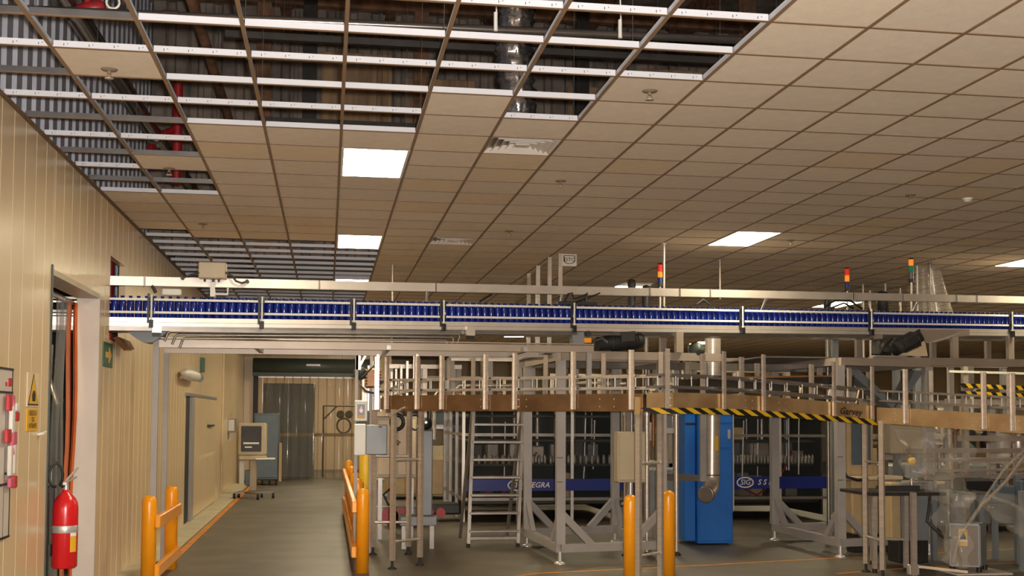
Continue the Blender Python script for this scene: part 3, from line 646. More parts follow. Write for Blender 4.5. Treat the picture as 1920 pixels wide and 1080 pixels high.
# ================================================================ LOW BOTTLE LANES (polyline conveyors with guard rails)
def lane(name, label, path, wdt, nrm, brackets, m, hp=.185, r1=.235, r2=.36, top=.64, spacers=14, rail='steel'):
    """path: near-side lower edge points; nrm: unit vectors towards the far side at each point"""
    t = thing(name, label, 'conveyor', path[0]); P = [V(p) for p in path]; N = [V((a,b,0)).normalized() for a,b in nrm]
    def pl(off, z0, z1, th, nm, mm, parent=t):
        mb = MB()
        for i in range(len(P)-1):
            a, b = P[i]+N[i]*off, P[i+1]+N[i+1]*off; n_ = (N[i]+N[i+1]).normalized()
            u = V((0,0,1)); c = [a+u*z0, b+u*z0, b+u*z1, a+u*z1]
            mb.prism(c, n_*th)
        return part(nm, mb, mm, parent)
    pl(0, 0, hp, .012, 'side_plate', m); pl(wdt, 0, hp, .012, 'side_plate', m)
    mb = MB()
    for i in range(len(P)-1): mb.prism([P[i]+N[i]*.02+V((0,0,hp-.03)), P[i+1]+N[i+1]*.02+V((0,0,hp-.03)), P[i+1]+N[i+1]*(wdt-.02)+V((0,0,hp-.03)), P[i]+N[i]*(wdt-.02)+V((0,0,hp-.03))], (0,0,.02))
    part('chain_top', mb, 'dark', t)
    for off in (.06, wdt-.07):
        for z in (r1, r2): pl(off, z, z+.024, .016, 'guard_rail', rail)
    tot = sum((P[i+1]-P[i]).length for i in range(len(P)-1))
    def ev(s):
        s = max(0., min(1., s))*tot
        for i in range(len(P)-1):
            L = (P[i+1]-P[i]).length
            if s <= L+1e-6: u = s/L; return P[i].lerp(P[i+1], u), N[i].lerp(N[i+1], u).normalized(), (P[i+1]-P[i]).normalized()
            s -= L
        return P[-1], N[-1], (P[-1]-P[-2]).normalized()
    for s in brackets:
        for far in (0,1):
            p, n_, d = ev(s + (.03 if far else 0)); o = p + n_*(wdt+.035 if far else -.022)
            bk = part('rail_bracket', MB().obox(o+V((0,0,(.02+top)/2)), d*.026, n_*.008, V((0,0,(top-.02)/2))).obox(o-d*.022-n_*.012*(1-2*far)+V((0,0,(.02+top)/2)), d*.005, n_*.014, V((0,0,(top-.02)/2))), 'steel', t)
            for z in (r1+.012, r2+.012): part('rail_pin', MB().cyl(o+V((0,0,z)), p+n_*(wdt-.07 if far else .07)+V((0,0,z)), .010, 8), 'dark', bk)
    mb = MB()
    for k in range(spacers):
        for off in (.068, wdt-.06):
            p, n_, d = ev((k+.5)/spacers); q = p+n_*off; mb.cyl(q+V((0,0,r1+.01)), q+V((0,0,r2+.01)), .006, 6)
    part('rail_spacers', mb, 'white', t, kind='stuff')
    mb = MB()
    for s in (.08,.4,.43,.55,.58,.85,.9):
        p, n_, d = ev(s)
        for z in (.05,.13): mb.cyl(p-n_*.004+V((0,0,z)), p+n_*.002+V((0,0,z)), .007, 6)
    part('bolts', mb, 'silver', t, kind='stuff')
    return t, ev
A, evA = lane('bottle_lane', 'stainless bottle lane tinted with brown reflection, with double guard rails in the middle, level stretch', [(3.01,14.0,1.862),(5.53,11.72,1.862)], .42, [(.67,.74),(.67,.74)], (.005,.14,.245,.425,.54,.76,.965), 'steel_brown_reflect')
B, evB = lane('bottle_lane', 'stainless bottle lane tinted with golden light, with hazard tape along its lower edge', [(5.56,11.70,1.872),(5.85,11.72,1.876),(6.2,11.86,1.876),(6.6,12.04,1.87),(7.1,12.24,1.852),(8.0,12.6,1.806),(8.6,12.8,1.765)], .42,
               [(.45,.9),(.1,1),(-.3,.95),(-.33,.94),(-.33,.94),(-.33,.94),(-.2,.98)], (.07,.30,.475,.805,.985), 'steel_gold_lit', rail='alu_dark')
C, evC = lane('bottle_lane', 'stainless bottle lane tinted with golden light, running down to the right edge of the picture', [(8.62,12.78,1.75),(8.77,12.6,1.738),(9.6,11.5,1.655),(10.3,10.55,1.59)], .42, [(.8,.6)]*3+[(.8,.6)], (.13,.45,.56,.72), 'steel_gold_lit', rail='alu_dark', r1=.25, r2=.365)
D, evD = lane('bottle_lane', 'feeder bottle lane coming from the back towards the corner at the aisle', [(2.95,21.0,1.86),(2.95,14.35,1.862)], .40, [(1,0),(1,0)], (.1,.3,.5,.7,.9,.98), 'steel', top=.7)
# hazard tape on lane B (black tape with printed yellow stripes)
mb = MB(); s0, s1 = .0, 1.0; n = 16
for k in range(n*2):
    a, b_ = s0+(s1-s0)*k/(2*n), s0+(s1-s0)*(k+1)/(2*n); (p, n1, d1), (q, n2, d2) = evB(a), evB(b_)
    sh = (q-p)*1.3; mb.m = k % 2; e = 0.0
    lo = -.035; hi = .028; f1, f2 = p-n1*.004, q-n2*.004
    mb.prism([f1+sh*.5+V((0,0,lo)), f2+sh*.5+V((0,0,lo)), f2-sh*.5+V((0,0,hi)), f1-sh*.5+V((0,0,hi))], -n1*.002)
part('hazard_tape', mb, ['black','yellow_flat'], B)
p, n_, d = evB(.885); text('Garvey', .115, p-n_*.006+V((0,0,.09)), d, (0,0,1), 'black', B, depth=.001, shear=.3, bold=.012)
part('end_cover', MB().obox(evA(.985)[0]+V((0,0,.06))-evA(.985)[1]*.02, evA(1)[2]*.03, evA(1)[1]*.015, V((0,0,.09))), 'steel_gold_lit', A)
part('corner_bracket', MB().beam((3.05,13.95,1.80),(3.2,13.8,1.90),.04,.02), 'steel', A)
single('lane_corner_plate', MB().prism([(2.95,14.34,1.88),(3.03,13.98,1.88),(3.3,14.3,1.88),(3.28,14.34,1.88)], (0,0,.14)), 'steel_brown_reflect', 'stainless corner joining the feeder lane to the level lane', 'plate')

def hstand(label, p1, p2, zt_, rungs, m='steel', r=.026, group=None):
    t = thing('lane_stand', label, 'stand', ((p1[0]+p2[0])/2,(p1[1]+p2[1])/2,0), group)
    for p in (p1, p2):
        l = part('leg', MB().beam((p[0],p[1],.10),(p[0],p[1],zt_),r*2,r*2,up=(.7,.7,0)), m, t)
        part('foot', MB().lathe([(.055,0),(.055,.012),(.018,.03),(.014,.11)], (p[0],p[1],0), 12), 'rubber', l)
    for z in rungs: part('rung', MB().cyl((p1[0],p1[1],z),(p2[0],p2[1],z),.016,10), m, t)
hstand('nearest two legged lane stand beside the yellow guard posts', (3.09,13.93), (3.44,14.24), 1.88, (1.28,.32))
hstand('second lane stand behind the nearest, beside the yellow posts', (2.92,15.4), (3.38,15.4), 1.88, (1.28,.42))
hstand('third lane stand farther back under the feeder lane', (2.92,18.3), (3.34,18.3), 1.88, (1.25,.4))
hstand('lane stand with the rear yellow bollard to its right, under the corner of the lanes', (5.525,11.88), (5.855,12.20), 1.88, (1.32,.36))
hstand('lane stand with two slim legs at right below the end of the hazard tape', (8.60,13.05), (8.52,12.47), 1.78, (1.30,.42))

# ================================================================ YELLOW BOLLARDS AND GUARD RAILS
def bollard_mb(x, y): return MB().lathe([(.0,0),(.075,0),(.075,.895),(.070,.925),(.056,.95),(.034,.965),(.0,.97)], (x,y,0), 24)
def bollard(x, y, parent): return part('bollard_post', bollard_mb(x,y), 'yellow', parent)
t = thing('guard_barrier', 'short yellow guard barrier of two posts and two rails by the left wall', 'barrier', (.52,13.4,0))
bollard(.51,12.56,t); bollard(.52,14.24,t)
for z in (.70,.20): part('guard_rail', MB().bev(.575,.63,12.50,14.30,z-.065,z+.065,.01), 'yellow', t)
t = thing('guard_barrier', 'long yellow guard barrier lining the right side of the aisle', 'barrier', (2.72,18,0))
for y in (13.65,15.7,17.6,19.8,22.4): bollard(2.73,y,t)
for z in (.76,.25): part('guard_rail', MB().bev(2.60,2.66,13.5,22.0,z-.065,z+.065,.01), 'yellow', t)
single('bollard', bollard_mb(5.55,12.3), 'yellow', 'front yellow bollard left of the slim lane stand', 'bollard', 'free standing yellow bollards', loc=(5.55,12.3,0))
single('bollard', bollard_mb(6.18,13.0), 'yellow', 'rear yellow bollard right of the slim lane stand', 'bollard', 'free standing yellow bollards', loc=(6.18,13.0,0))

# ================================================================ CONTROL STATION BY THE AISLE
t = thing('control_post', 'control post by the aisle with switch box and two metal boxes', 'control', (2.8,15.3,0))
part('post', MB().bx(2.66,2.70,15.28,15.32,0,2.75).bx(2.86,2.90,15.5,15.54,0,2.7), 'frame_paint', t)
b = part('switch_box', MB().bev(2.655,2.82,15.1,15.2,1.735,2.0,.01), 'white', t)
part('switch_plate', MB().bx(2.69,2.785,15.09,15.1,1.77,1.95), 'grey_box', b); part('switch_mark', MB().bx(2.70,2.775,15.085,15.09,1.775,1.815), 'yellow_flat', b); part('rotary_handle', MB().cyl((2.738,15.06,1.87),(2.738,15.09,1.87),.025,12).bx(2.73,2.746,15.05,15.06,1.84,1.92), 'red', b)
part('cable_box', MB().bev(2.68,2.81,15.1,15.22,1.63,1.73,.01), 'mach_dark', t)
b = part('metal_box', MB().bev(2.65,2.80,15.0,15.2,1.30,1.70,.01), 'white', t); b = part('metal_box', MB().bev(2.80,3.07,15.0,15.2,1.31,1.69,.01), 'grey_box', t); part('latch', MB().bx(2.96,3.0,14.985,15.0,1.655,1.67), 'black', b)
part('motor', MB().lathe([(.0,0),(.085,.01),(.09,.1),(.075,.2),(.0,.21)], (2.73,15.55,2.36), 16, (0,-1,0)), 'dark_green', t)
part('gearbox', MB().bev(2.80,3.0,15.3,15.6,2.17,2.42,.02), 'copper', t)
mb = MB()
for k in range(6): mb.bx(2.80,3.0,15.285,15.3,2.19+.04*k,2.205+.04*k)
part('fin', mb, 'copper', t)
part('arm', MB().beam((2.72,15.3,2.45),(2.86,15.3,2.72),.05,.03).beam((2.7,15.3,2.7),(2.7,15.3,2.4),.06,.04), 'steel', t)
part('cable', MB().tube([(2.75,15.2,2.3),(2.85,15.15,2.4),(2.95,15.2,2.5),(3.0,15.3,2.6)], .012, 6).tube([(2.73,15.3,2.2),(2.8,15.2,2.12),(2.9,15.3,2.1)], .014, 6), 'cable', t)
single('yellow_post', MB().lathe([(.0,0),(.09,0),(.09,1.28),(.0,1.28)], (2.87,17.2,0), 18), 'yellow_flat', 'plain pale yellow post behind the guard barrier and metal boxes', 'post')
t = thing('elevator_column', 'grey belt elevator column with black pulley behind the lane stands', 'machine', (3.63,16,0))
part('column', MB().bev(3.53,3.74,15.95,16.15,.45,1.63,.015), 'grey_box', t); part('pulley_guard', MB().lathe([(.0,0),(.085,0),(.085,.06),(.0,.065)], (3.635,15.94,1.70), 20, (0,-1,0)).bx(3.55,3.72,15.88,15.94,1.60,1.70), 'black', t)
part('pulley_hub', MB().cyl((3.635,15.86,1.72),(3.635,15.875,1.72),.018,10), 'silver', t); part('base', MB().bev(3.3,3.8,15.9,16.3,.32,.45,.01), 'grey_box', t)
for x in (3.36,3.74): part('leg', MB().bx(x-.03,x+.03,16.0,16.06,0,.32), 'alu_dark', t)
part('clear_guard', MB().bx(3.75,4.0,15.98,16.0,1.66,1.76), 'glass', t)
t = thing('cable_reel', 'black round hand wheel with hanging cable on a beige cabinet behind the stands', 'wheel', (3.3,16.3,1.5))
part('wheel_ring', MB().tube([(3.27+.085*math.cos(a*.45),16.25,1.72+.10*math.sin(a*.45)) for a in range(15)], .028, 8), 'black', t); part('wheel_ring', MB().tube([(3.52+.07*math.cos(a*.45),16.3,1.72+.11*math.sin(a*.45)) for a in range(15)], .014, 8), 'dark', t)
part('cable', MB().tube([(3.25,16.2,1.6),(3.2,16.2,1.5),(3.3,16.2,1.42)], .03, 8), 'copper', t)
t = thing('beige_cabinet', 'tall beige cabinet standing behind the lane stands near the aisle', 'cabinet', (3.2,17.4,0))
part('cabinet_body', MB().bev(3.02,3.62,17.2,17.7,.9,1.8,.012), 'beige_box', t); part('cabinet_door', MB().bev(3.05,3.32,17.18,17.2,.95,1.75,.008), 'joint', t); part('cabinet_door', MB().bev(3.34,3.6,17.18,17.2,.95,1.75,.008), 'joint', t)
part('stand', MB().bx(3.06,3.12,17.3,17.36,0,.9).bx(3.52,3.58,17.3,17.36,0,.9), 'alu_dark', t)
for q, (x, y) in enumerate(((3.55,19.6),(4.25,20.2))):
    t = thing('pallet_jack' if q == 0 else 'floor_pump', ('red wheeled trolley on the floor behind the lane stands','small red pump at the corner of the clear machine guard')[q], 'trolley' if q == 0 else 'pump', (x,y,0))
    part('body', MB().bev(x-.25,x+.35,y-.1,y+.5,.12,.3,.03), 'grey_box' if q == 0 else 'mach_dark', t)
    for s in (-.2,.0): part('wheel', MB().cyl((x+s,y-.12,.16),(x+s,y-.2,.16),.14 if q == 0 else .08,16), 'plastic_red', t); 
    part('handle', MB().tube([(x-.2,y,.3),(x-.3,y,.5),(x-.15,y+.1,.62)], .02, 6), 'dark', t)

# ================================================================ BACK LEFT: cabinet and computer cart
t = thing('grey_cabinet', 'tall blue grey cabinet on castors by the roller door', 'cabinet', (.76,31.2,0))
part('cabinet_body', MB().bev(.43,1.08,31.0,31.7,.14,1.87,.02), 'grey_blue', t); part('cabinet_door', MB().bev(.46,1.05,30.98,31.0,.2,1.82,.01), 'grey_blue', t); part('side_strip', MB().bx(1.09,1.16,30.98,31.05,.1,1.1), 'tan', t)
for x in (.5,.66,.85,1.02): part('castor', MB().cyl((x-.02,31.1,.06),(x+.03,31.1,.06),.06,12).bx(x-.02,x+.02,31.07,31.13,.06,.14), 'black', t)
t = thing('computer_cart', 'computer terminal on a wheeled pedestal stand near the back of the aisle', 'terminal', (.75,26.2,0))
m_ = part('monitor_housing', MB().bev(.40,1.0,26.1,26.6,.93,1.64,.03), 'beige_box', t); part('screen', MB().bev(.47,.90,26.08,26.1,1.02,1.57,.008), 'mach_dark', m_); part('screen_text', MB().bx(.52,.85,26.072,26.079,1.18,1.22).bx(.55,.7,26.072,26.079,1.10,1.13), 'white', m_)
part('base_box', MB().bev(.42,1.0,26.1,26.5,.83,.93,.02), 'beige_box', t); part('keyboard_shelf', MB().bev(.8,1.2,25.8,26.3,.85,.88,.008), 'white', t); part('pedestal', MB().bev(.66,.80,26.2,26.34,.16,.83,.01), 'beige_box', t)
part('side_panel', MB().bx(.42,.52,26.4,26.5,.3,.8), 'white', t); part('pc_box', MB().bev(.54,.72,26.42,26.6,.26,.6,.01), 'grey_blue', t)
for x, y in ((.34,26.05),(.42,26.3),(.86,25.7),(.9,26.5),(1.16,26.2)):
    part('castor', MB().cyl((x-.02,y,.06),(x+.03,y,.06),.06,12), 'black', t)
part('base_arms', MB().beam((.34,26.05,.13),(1.16,26.2,.13),.05,.04).beam((.42,26.3,.13),(.86,25.7,.13),.05,.04).beam((.73,26.2,.13),(.9,26.5,.13),.05,.04), 'alu_dark', t)

# ================================================================ PAINTED STEEL STANDS UNDER THE MACHINE PLATFORM
def stand(label, fl_, frt, bl, br, z1, name='machine_stand'):
    t = thing(name, label, 'frame', ((fl_[0]+br[0])/2,(fl_[1]+br[1])/2,0)); w_ = .11
    C4 = (fl_, frt, br, bl)
    for p in C4:
        l = part('post', MB().bx(p[0]-w_/2,p[0]+w_/2,p[1]-w_/2,p[1]+w_/2,.24,z1), 'frame_paint', t)
        part('foot', MB().cyl((p[0],p[1],.02),(p[0],p[1],.15),.028,10).lathe([(.075,0),(.075,.015),(.03,.035)], (p[0],p[1],0), 14), 'silver', l)
    for a, b in zip(C4, C4[1:]+C4[:1]):
        part('base_beam', MB().beam((a[0],a[1],.19),(b[0],b[1],.19),.1,.1), 'frame_paint', t); part('top_beam', MB().beam((a[0],a[1],z1+.05),(b[0],b[1],z1+.05),.1,.1), 'beam', t)
        d = (V((b[0],b[1],0))-V((a[0],a[1],0))).normalized()
        for p, s in ((a,1),(b,-1)): part('brace', MB().beam(V((p[0],p[1],.60))+d*s*.03, V((p[0],p[1],.22))+d*s*.42, .06, .09), 'frame_paint', t)
    for z in (1.0,1.3): part('band', MB().bx(fl_[0]-.058,fl_[0]+.02,fl_[1]-.058,fl_[1]-.055,z,z+.008), 'dark', t)
    return t
stand('left grey steel machine stand with diagonal braces, left of the bollards', (5.16,14.2), (6.52,14.45), (5.09,16.2), (6.45,16.6), 2.5)
stand('right grey steel machine stand with diagonal braces, beyond the blue cabinet', (8.93,14.46), (10.3,14.7), (8.88,16.6), (10.2,16.8), 2.5)
t = thing('platform_beam', 'long pale platform beam above the lanes at right', 'beam', (10.6,14.7,2.53))
part('beam', MB().beam((9.45,14.62,2.575),(13.4,15.3,2.60),.1,.105), 'beam', t); part('beam_plate', MB().beam((9.45,14.56,2.635),(9.95,14.64,2.635),.1,.012), 'alu', t)
t = thing('platform_beam', 'long pale platform beam above the lanes at centre', 'beam', (6.4,14.4,2.53))
part('beam', MB().beam((5.5,14.25,2.575),(7.35,14.5,2.58),.1,.1), 'beam', t); part('beam', MB().beam((5.5,15.6,2.52),(8.9,15.9,2.52),.1,.1), 'alu_dark', t)

t = thing('shade_deck', 'steel deck plates added on the machine stands to shade the floor', 'platform', (7,15.6,2.6))  # deck added so the floor beneath the stands falls in shade
part('deck_plate', MB().bx(5.0,7.25,14.45,16.9,2.605,2.625), 'alu_dark', t); part('deck_plate', MB().bx(8.0,10.4,14.75,17.0,2.605,2.625), 'alu_dark', t)
part('deck_rib', MB().bx(5.0,10.4,16.88,16.96,2.52,2.605), 'beam', t)
# ================================================================ LADDER
t = thing('step_ladder', 'grey metal step ladder leaning at the clear machine guard', 'ladder', (4.63,16.2,0))
def lx(z, s): return (4.25 + .05*z if s < 0 else 4.94 + .06*z)
def ly(z): return 16.1 + .14*z
for s in (-1,1):
    part('stile', MB().beam((lx(0.05,s),ly(.05),.05),(lx(2.1,s),ly(2.1),2.1),.045,.07,up=(0,1,0)), 'alu_dark', t)
    part('rear_strut', MB().beam((lx(0,s)+.0,17.1,.03),(lx(2.0,s),ly(2.0)+.05,2.0),.04,.04), 'alu_dark', t); part('foot', MB().cyl((lx(0,s),ly(0),0),(lx(0,s),ly(0),.07),.028,10), 'rubber', t)
for k in range(8):
    z = .22 + k*.245; part('step', MB().bev(lx(z,-1),lx(z,1),ly(z)-.06,ly(z)+.10,z-.018,z+.018,.006), 'alu_dark', t)
part('base_bar', MB().bev(4.27,4.94,16.08,16.14,.10,.15,.006), 'alu_dark', t)

# ================================================================ CLEAR GUARDED MACHINES WITH BLUE BANDS
def guarded(label, x0, x1, y0, y1, z0, z1, band, seed, left_glass=True):
    t = thing('blow_moulding_machine', label, 'machine', ((x0+x1)/2,(y0+y1)/2,0)); rr = random.Random(seed); w_ = .05
    nx = max(2, round((x1-x0)/.95)); ny = 3
    xs = [x0+(x1-x0)*k/nx for k in range(nx+1)]; ys = [y0+(y1-y0)*k/ny for k in range(ny+1)]
    for x in xs: part('frame_post', MB().bx(x-w_/2,x+w_/2,y0-w_/2,y0+w_/2,.05,z1), 'alu', t)
    for yv in ys[1:]: part('frame_post', MB().bx(x0-w_/2,x0+w_/2,yv-w_/2,yv+w_/2,.05,z1), 'alu_dark', t)
    for z in (z0, 1.5, z1-.02): part('frame_rail', MB().bx(x0,x1,y0-.02,y0+.02,z-.025,z+.025).bx(x0-.02,x0+.02,y0,y1,z-.025,z+.025), 'alu_dark', t)
    for a, b in zip(xs[:-1], xs[1:]): part('glass_panel', MB().bx(a+.03,b-.03,y0-.005,y0+.005,z0+.03,z1-.05), 'glass', t)
    for a, b in zip(ys[:-1], ys[1:]): part('glass_panel', MB().bx(x0-.005,x0+.005,a+.03,b-.03,z0+.03,z1-.05), 'glass', t)
    bd = part('blue_band', MB().bx(x0+.02,x1-.02,y0-.034,y0-.026,band[0],band[1]), 'blue_band', t)
    part('light_block_panel', MB().bx(x0,x1,y0+.02,y1,z1,z1+.03).bx(x1-.03,x1,y0+.3,y1,.1,z1), 'interior', t); part('back_panel', MB().bx(x0+.1,x1,y1-.1,y1,.1,z1), 'interior', t); part('base_plate', MB().bev(x0+.1,x1-.05,y0+.35,y1-.1,.3,.42,.02), 'mach_dark', t)  # opaque roof added to block light from above and darken the inside
    for k in range(3): part('deck_plate', MB().bev(x0+.12,x1-.1,y0+.4,y1-.2,.95+.42*k,1.0+.42*k,.01), 'mach_dark', t)
    for k in range(7): 
        x = x0+.3+(x1-x0-.6)*k/6; yv = y0+.45+rr.random()*.8; part('mould_unit', MB().bev(x-.11,x+.11,yv,yv+.25,1.0,1.28+.1*rr.random(),.02).cyl((x,yv+.1,1.28),(x,yv+.1,1.9),.03,10), rr.choice(('alu_dark','grey_box','mach_dark','steel')), t)
    for k in range(6):
        x = x0+.25+(x1-x0-.5)*rr.random(); z = rr.choice((.42,.42,1.0,1.42)); yv = y0+.3+rr.random()*.4; h = .18+.25*rr.random()
        part('drive_box', MB().bev(x-.1,x+.12,yv,yv+.2,z,z+h,.012), rr.choice(('tan','alu_dark','grey_box','mach_dark','mach_dark')), t)
    for k in range(5):
        x = x0+.3+(x1-x0-.6)*rr.random(); yv = y0+.2+rr.random()*.3; part('guide_rod', MB().cyl((x,yv,.5+.4*rr.random()),(x+.04*rr.random(),yv,1.7+.3*rr.random()),.014,8), 'silver', t)
    mb = MB()
    for k in range(24): x = x0+.2+(x1-x0-.4)*k/23; mb.lathe([(.03,0),(.035,.02),(.035,.12),(.012,.16)], (x,y0+.3,1.0), 8)
    part('preforms', mb, 'alu_dark', t, kind='stuff')
    part('hose', MB().tube([(x0+.3,y0+.3,.6),(x0+.6,y0+.25,.45),(x0+1.0,y0+.3,.7),(x0+1.3,y0+.3,1.2)], .02, 6), 'red_pipe', t)
    return t, bd
t, bd = guarded('clear guarded machine with blue band lettered in white, behind the ladder', 4.57, 7.35, 19.5, 22.6, .42, 2.1, (.56,.76), 3)
def oval(parent, x, y, z, a, b):
    part('logo_ring', MB().tube([(x+a*math.cos(k*math.pi/14), y, z+b*math.sin(k*math.pi/14)) for k in range(29)], .013, 6), 'white', parent)
oval(bd, 5.475, 19.46, .655, .15, .085); text('SIG', .13, (5.475,19.463,.655), (1,0,0), (0,0,1), 'white', bd, bold=.01, shear=.2)
text('INTEGRA', .125, (5.77,19.463,.655), (1,0,0), (0,0,1), 'white', bd, bold=.012, shear=.25)
t, bd = guarded('clear guarded dark machine with blue band, right of the blue cabinet', 9.2, 11.05, 19.5, 22.0, .42, 2.1, (.58,.79), 5)
oval(bd, 9.48, 19.46, .69, .145, .085); text('SIG', .13, (9.48,19.463,.69), (1,0,0), (0,0,1), 'white', bd, bold=.01, shear=.2)
text('S S EX', .13, (9.88,19.463,.69), (1,0,0), (0,0,1), 'white', bd, bold=.012, shear=.25, wscale=1.0)

# ================================================================ BLUE CABINET WITH STAINLESS PIPE
t = thing('blue_cabinet', 'tall bright blue cabinet standing behind the stainless duct', 'cabinet', (7.7,16.3,0))
part('cabinet_body', MB().bev(7.52,8.04,16.05,16.65,.02,2.0,.01), 'blue_cab', t); part('side_panel', MB().bev(7.35,7.51,16.12,16.65,.05,2.0,.01), 'blue_cab', t)
part('door_panel', MB().bev(7.54,8.02,16.03,16.05,.06,1.35,.006), 'blue_cab', t); part('door_panel', MB().bev(7.54,8.02,16.03,16.05,1.38,1.70,.006), 'blue_cab', t); part('door_panel', MB().bev(7.54,8.02,16.03,16.05,1.73,1.98,.006), 'blue_cab', t)
part('edge_trim', MB().bx(8.035,8.05,16.03,16.07,.5,1.98), 'alu', t); part('latch', MB().bev(7.95,7.99,15.99,16.03,1.50,1.64,.008), 'silver', t)
part('gap_line', MB().bx(7.36,7.51,16.11,16.12,1.70,1.73), 'black', t)
t = thing('exhaust_duct', 'round stainless duct with open elbow hanging in front of the blue cabinet', 'duct', (7.6,15.7,.8))
mb = MB().tube([(7.63,15.7,3.0),(7.62,15.7,2.0),(7.61,15.7,1.0),(7.60,15.69,.92),(7.57,15.64,.83),(7.51,15.55,.77),(7.46,15.49,.755)], .112, 20)
part('duct_pipe', mb, 'steel', t); part('elbow_rim', MB().lathe([(.10,0),(.12,0),(.12,.03),(.10,.03)], (7.46,15.49,.755), 20, (-.65,-.75,-.1)), 'alu_dark', t); part('elbow_mouth', MB().cyl((7.455,15.484,.755),(7.45,15.478,.754),.10,20), 'mach_dark', t)
part('label', MB().bx(7.61,7.66,15.575,15.582,1.35,1.55), 'yellow_flat', t)
part('joint_band', MB().lathe([(.116,0),(.118,0),(.118,.02),(.116,.02)], (7.61,15.7,1.0), 20), 'alu_dark', t)
part('wall_bracket', MB().beam((6.95,15.6,.99),(7.55,15.7,.96),.04,.09), 'alu_dark', t)
single('flat_conduit', MB().bev(7.42,7.51,15.62,15.68,.92,2.2,.006).bx(7.415,7.515,15.615,15.62,1.2,1.21).bx(7.415,7.515,15.615,15.62,1.5,1.51), 'frame_paint', 'flat pale conduit beside the stainless duct', 'pipe')
for k, x in enumerate((7.35,)): single('steel_tube', MB().cyl((x,15.2,1.9),(x,15.2,2.55),.035,12), 'silver', 'bright stainless tube left of the duct above the lane', 'pipe')
t = thing('beige_wall_box', 'beige electrical box mounted among the legs near the bollards', 'box', (6.18,14.7,.95))
part('box_body', MB().bev(5.98,6.36,14.58,14.8,.97,1.62,.012), 'beige_box', t); part('box_lid', MB().bev(6.0,6.34,14.56,14.58,1.0,1.6,.008), 'beige_box', t); part('mount_post', MB().bx(6.14,6.2,14.75,14.81,0,1.95), 'alu_dark', t); part('gland', MB().cyl((6.17,14.65,.97),(6.17,14.65,.80),.03,10), 'silver', t)
for k, (x, y, lab) in enumerate(((6.174,14.9,'first of three bright tube posts under the curved lane'),(6.455,14.9,'second bright tube post under the curved lane, beside the stand leg'),(6.854,14.9,'third bright tube post under the curved lane, left of the blue cabinet'))):
    t = thing('tube_post', lab, 'post', (x,y,0)); part('tube', MB().cyl((x,y,.05),(x,y,1.95),.03,12), 'steel', t); part('foot', MB().lathe([(.06,0),(.06,.015),(.025,.05)], (x,y,0), 12), 'rubber', t); part('collar', MB().cyl((x,y,1.83),(x,y,1.93),.045,12), 'silver', t)

# ================================================================ DRIVE MOTORS UNDER THE BOTTLE CONVEYOR
def motor(label, p, q, r, cover):
    p, q = V(p), V(q); t = thing('drive_motor', label, 'motor', p); d = (q-p).normalized(); L = (q-p).length
    part('motor_body', MB().lathe([(.0,0),(r*.8,.01),(r,.05),(r,L*.7),(r*.8,L*.75),(r*.8,L)], p, 18, d), 'rubber', t)
    mb = MB()
    for k in range(9): c = p + d*(.08+k*L*.065); mb.lathe([(r*1.0,0),(r*1.08,.002),(r*1.08,.012),(r*1.0,.014)], c, 18, d)
    part('cooling_fin', mb, 'black', t); part('terminal_box', MB().obox(p+d*L*.4+V((0,-r*.95,.05)), d*.09, V((0,.06,0)), V((0,0,.06))), 'dark', t)
    return t
motor('long black drive motor under the bottle conveyor near the centre', (6.25,14.35,2.79), (5.65,14.3,2.72), .11, None)
t = thing('valve_block', 'grey valve block with a yellow bracket and black knob under the conveyor', 'valve', (5.45,14.15,2.7))
part('block', MB().bev(5.28,5.44,14.1,14.25,2.70,2.86,.01), 'grey_box', t); part('bracket', MB().bx(5.43,5.52,14.08,14.1,2.72,2.78), 'yellow', t); part('knob', MB().cyl((5.475,14.03,2.83),(5.475,14.1,2.83),.035,14), 'black', t)
part('hose', MB().tube([(5.52,14.1,2.62),(5.56,14.1,2.74),(5.66,14.1,2.78),(5.72,14.1,2.72)], .022, 8).tube([(5.52,14.15,2.86),(5.8,14.2,2.87),(5.95,14.25,2.92)], .012, 6), 'dark', t)
motor('big black slanted drive motor under the conveyor at right', (9.95,14.92,2.72), (10.38,14.98,2.95), .125, None)
t = thing('motor_guard', 'pale curved guard plate beside the big black motor', 'guard', (10.5,14.85,2.8))
part('guard_plate', MB().prism([(10.3,14.84,3.02),(10.38,14.86,2.84),(10.55,14.88,2.86),(10.78,14.93,2.93),(11.1,15.0,2.96),(11.1,15.0,3.05)], (0,.05,0)), 'beam', t); part('hopper_side', MB().prism([(9.95,14.8,2.66),(10.42,14.9,2.66),(10.38,14.9,2.88)], (0,.04,0)), 'joint', t)
t = thing('gear_unit', 'dark gear unit beside the conveyor support leg at right', 'gearbox', (9.68,14.7,2.65))
part('gear_case', MB().bev(9.62,9.82,14.75,14.95,2.65,2.88,.03), 'mach_dark', t); part('cover', MB().lathe([(.0,0),(.09,0),(.07,.06),(.0,.06)], (9.72,14.74,2.77), 16, (0,-1,0)), 'dark', t); part('hose', MB().tube([(9.6,14.7,2.66),(9.7,14.68,2.8),(9.8,14.7,2.88)], .02, 8), 'black', t)
t = thing('drive_unit', 'dark green drive head left of the tall duct', 'motor', (6.95,14.5,2.6))
part('housing', MB().lathe([(.0,0),(.09,.01),(.10,.08),(.08,.2),(.0,.22)], (7.0,14.6,2.68), 16, (0,-1,0)), 'dark_green', t); part('bracket', MB().bx(6.9,7.15,14.55,14.6,2.53,2.6), 'dark', t)

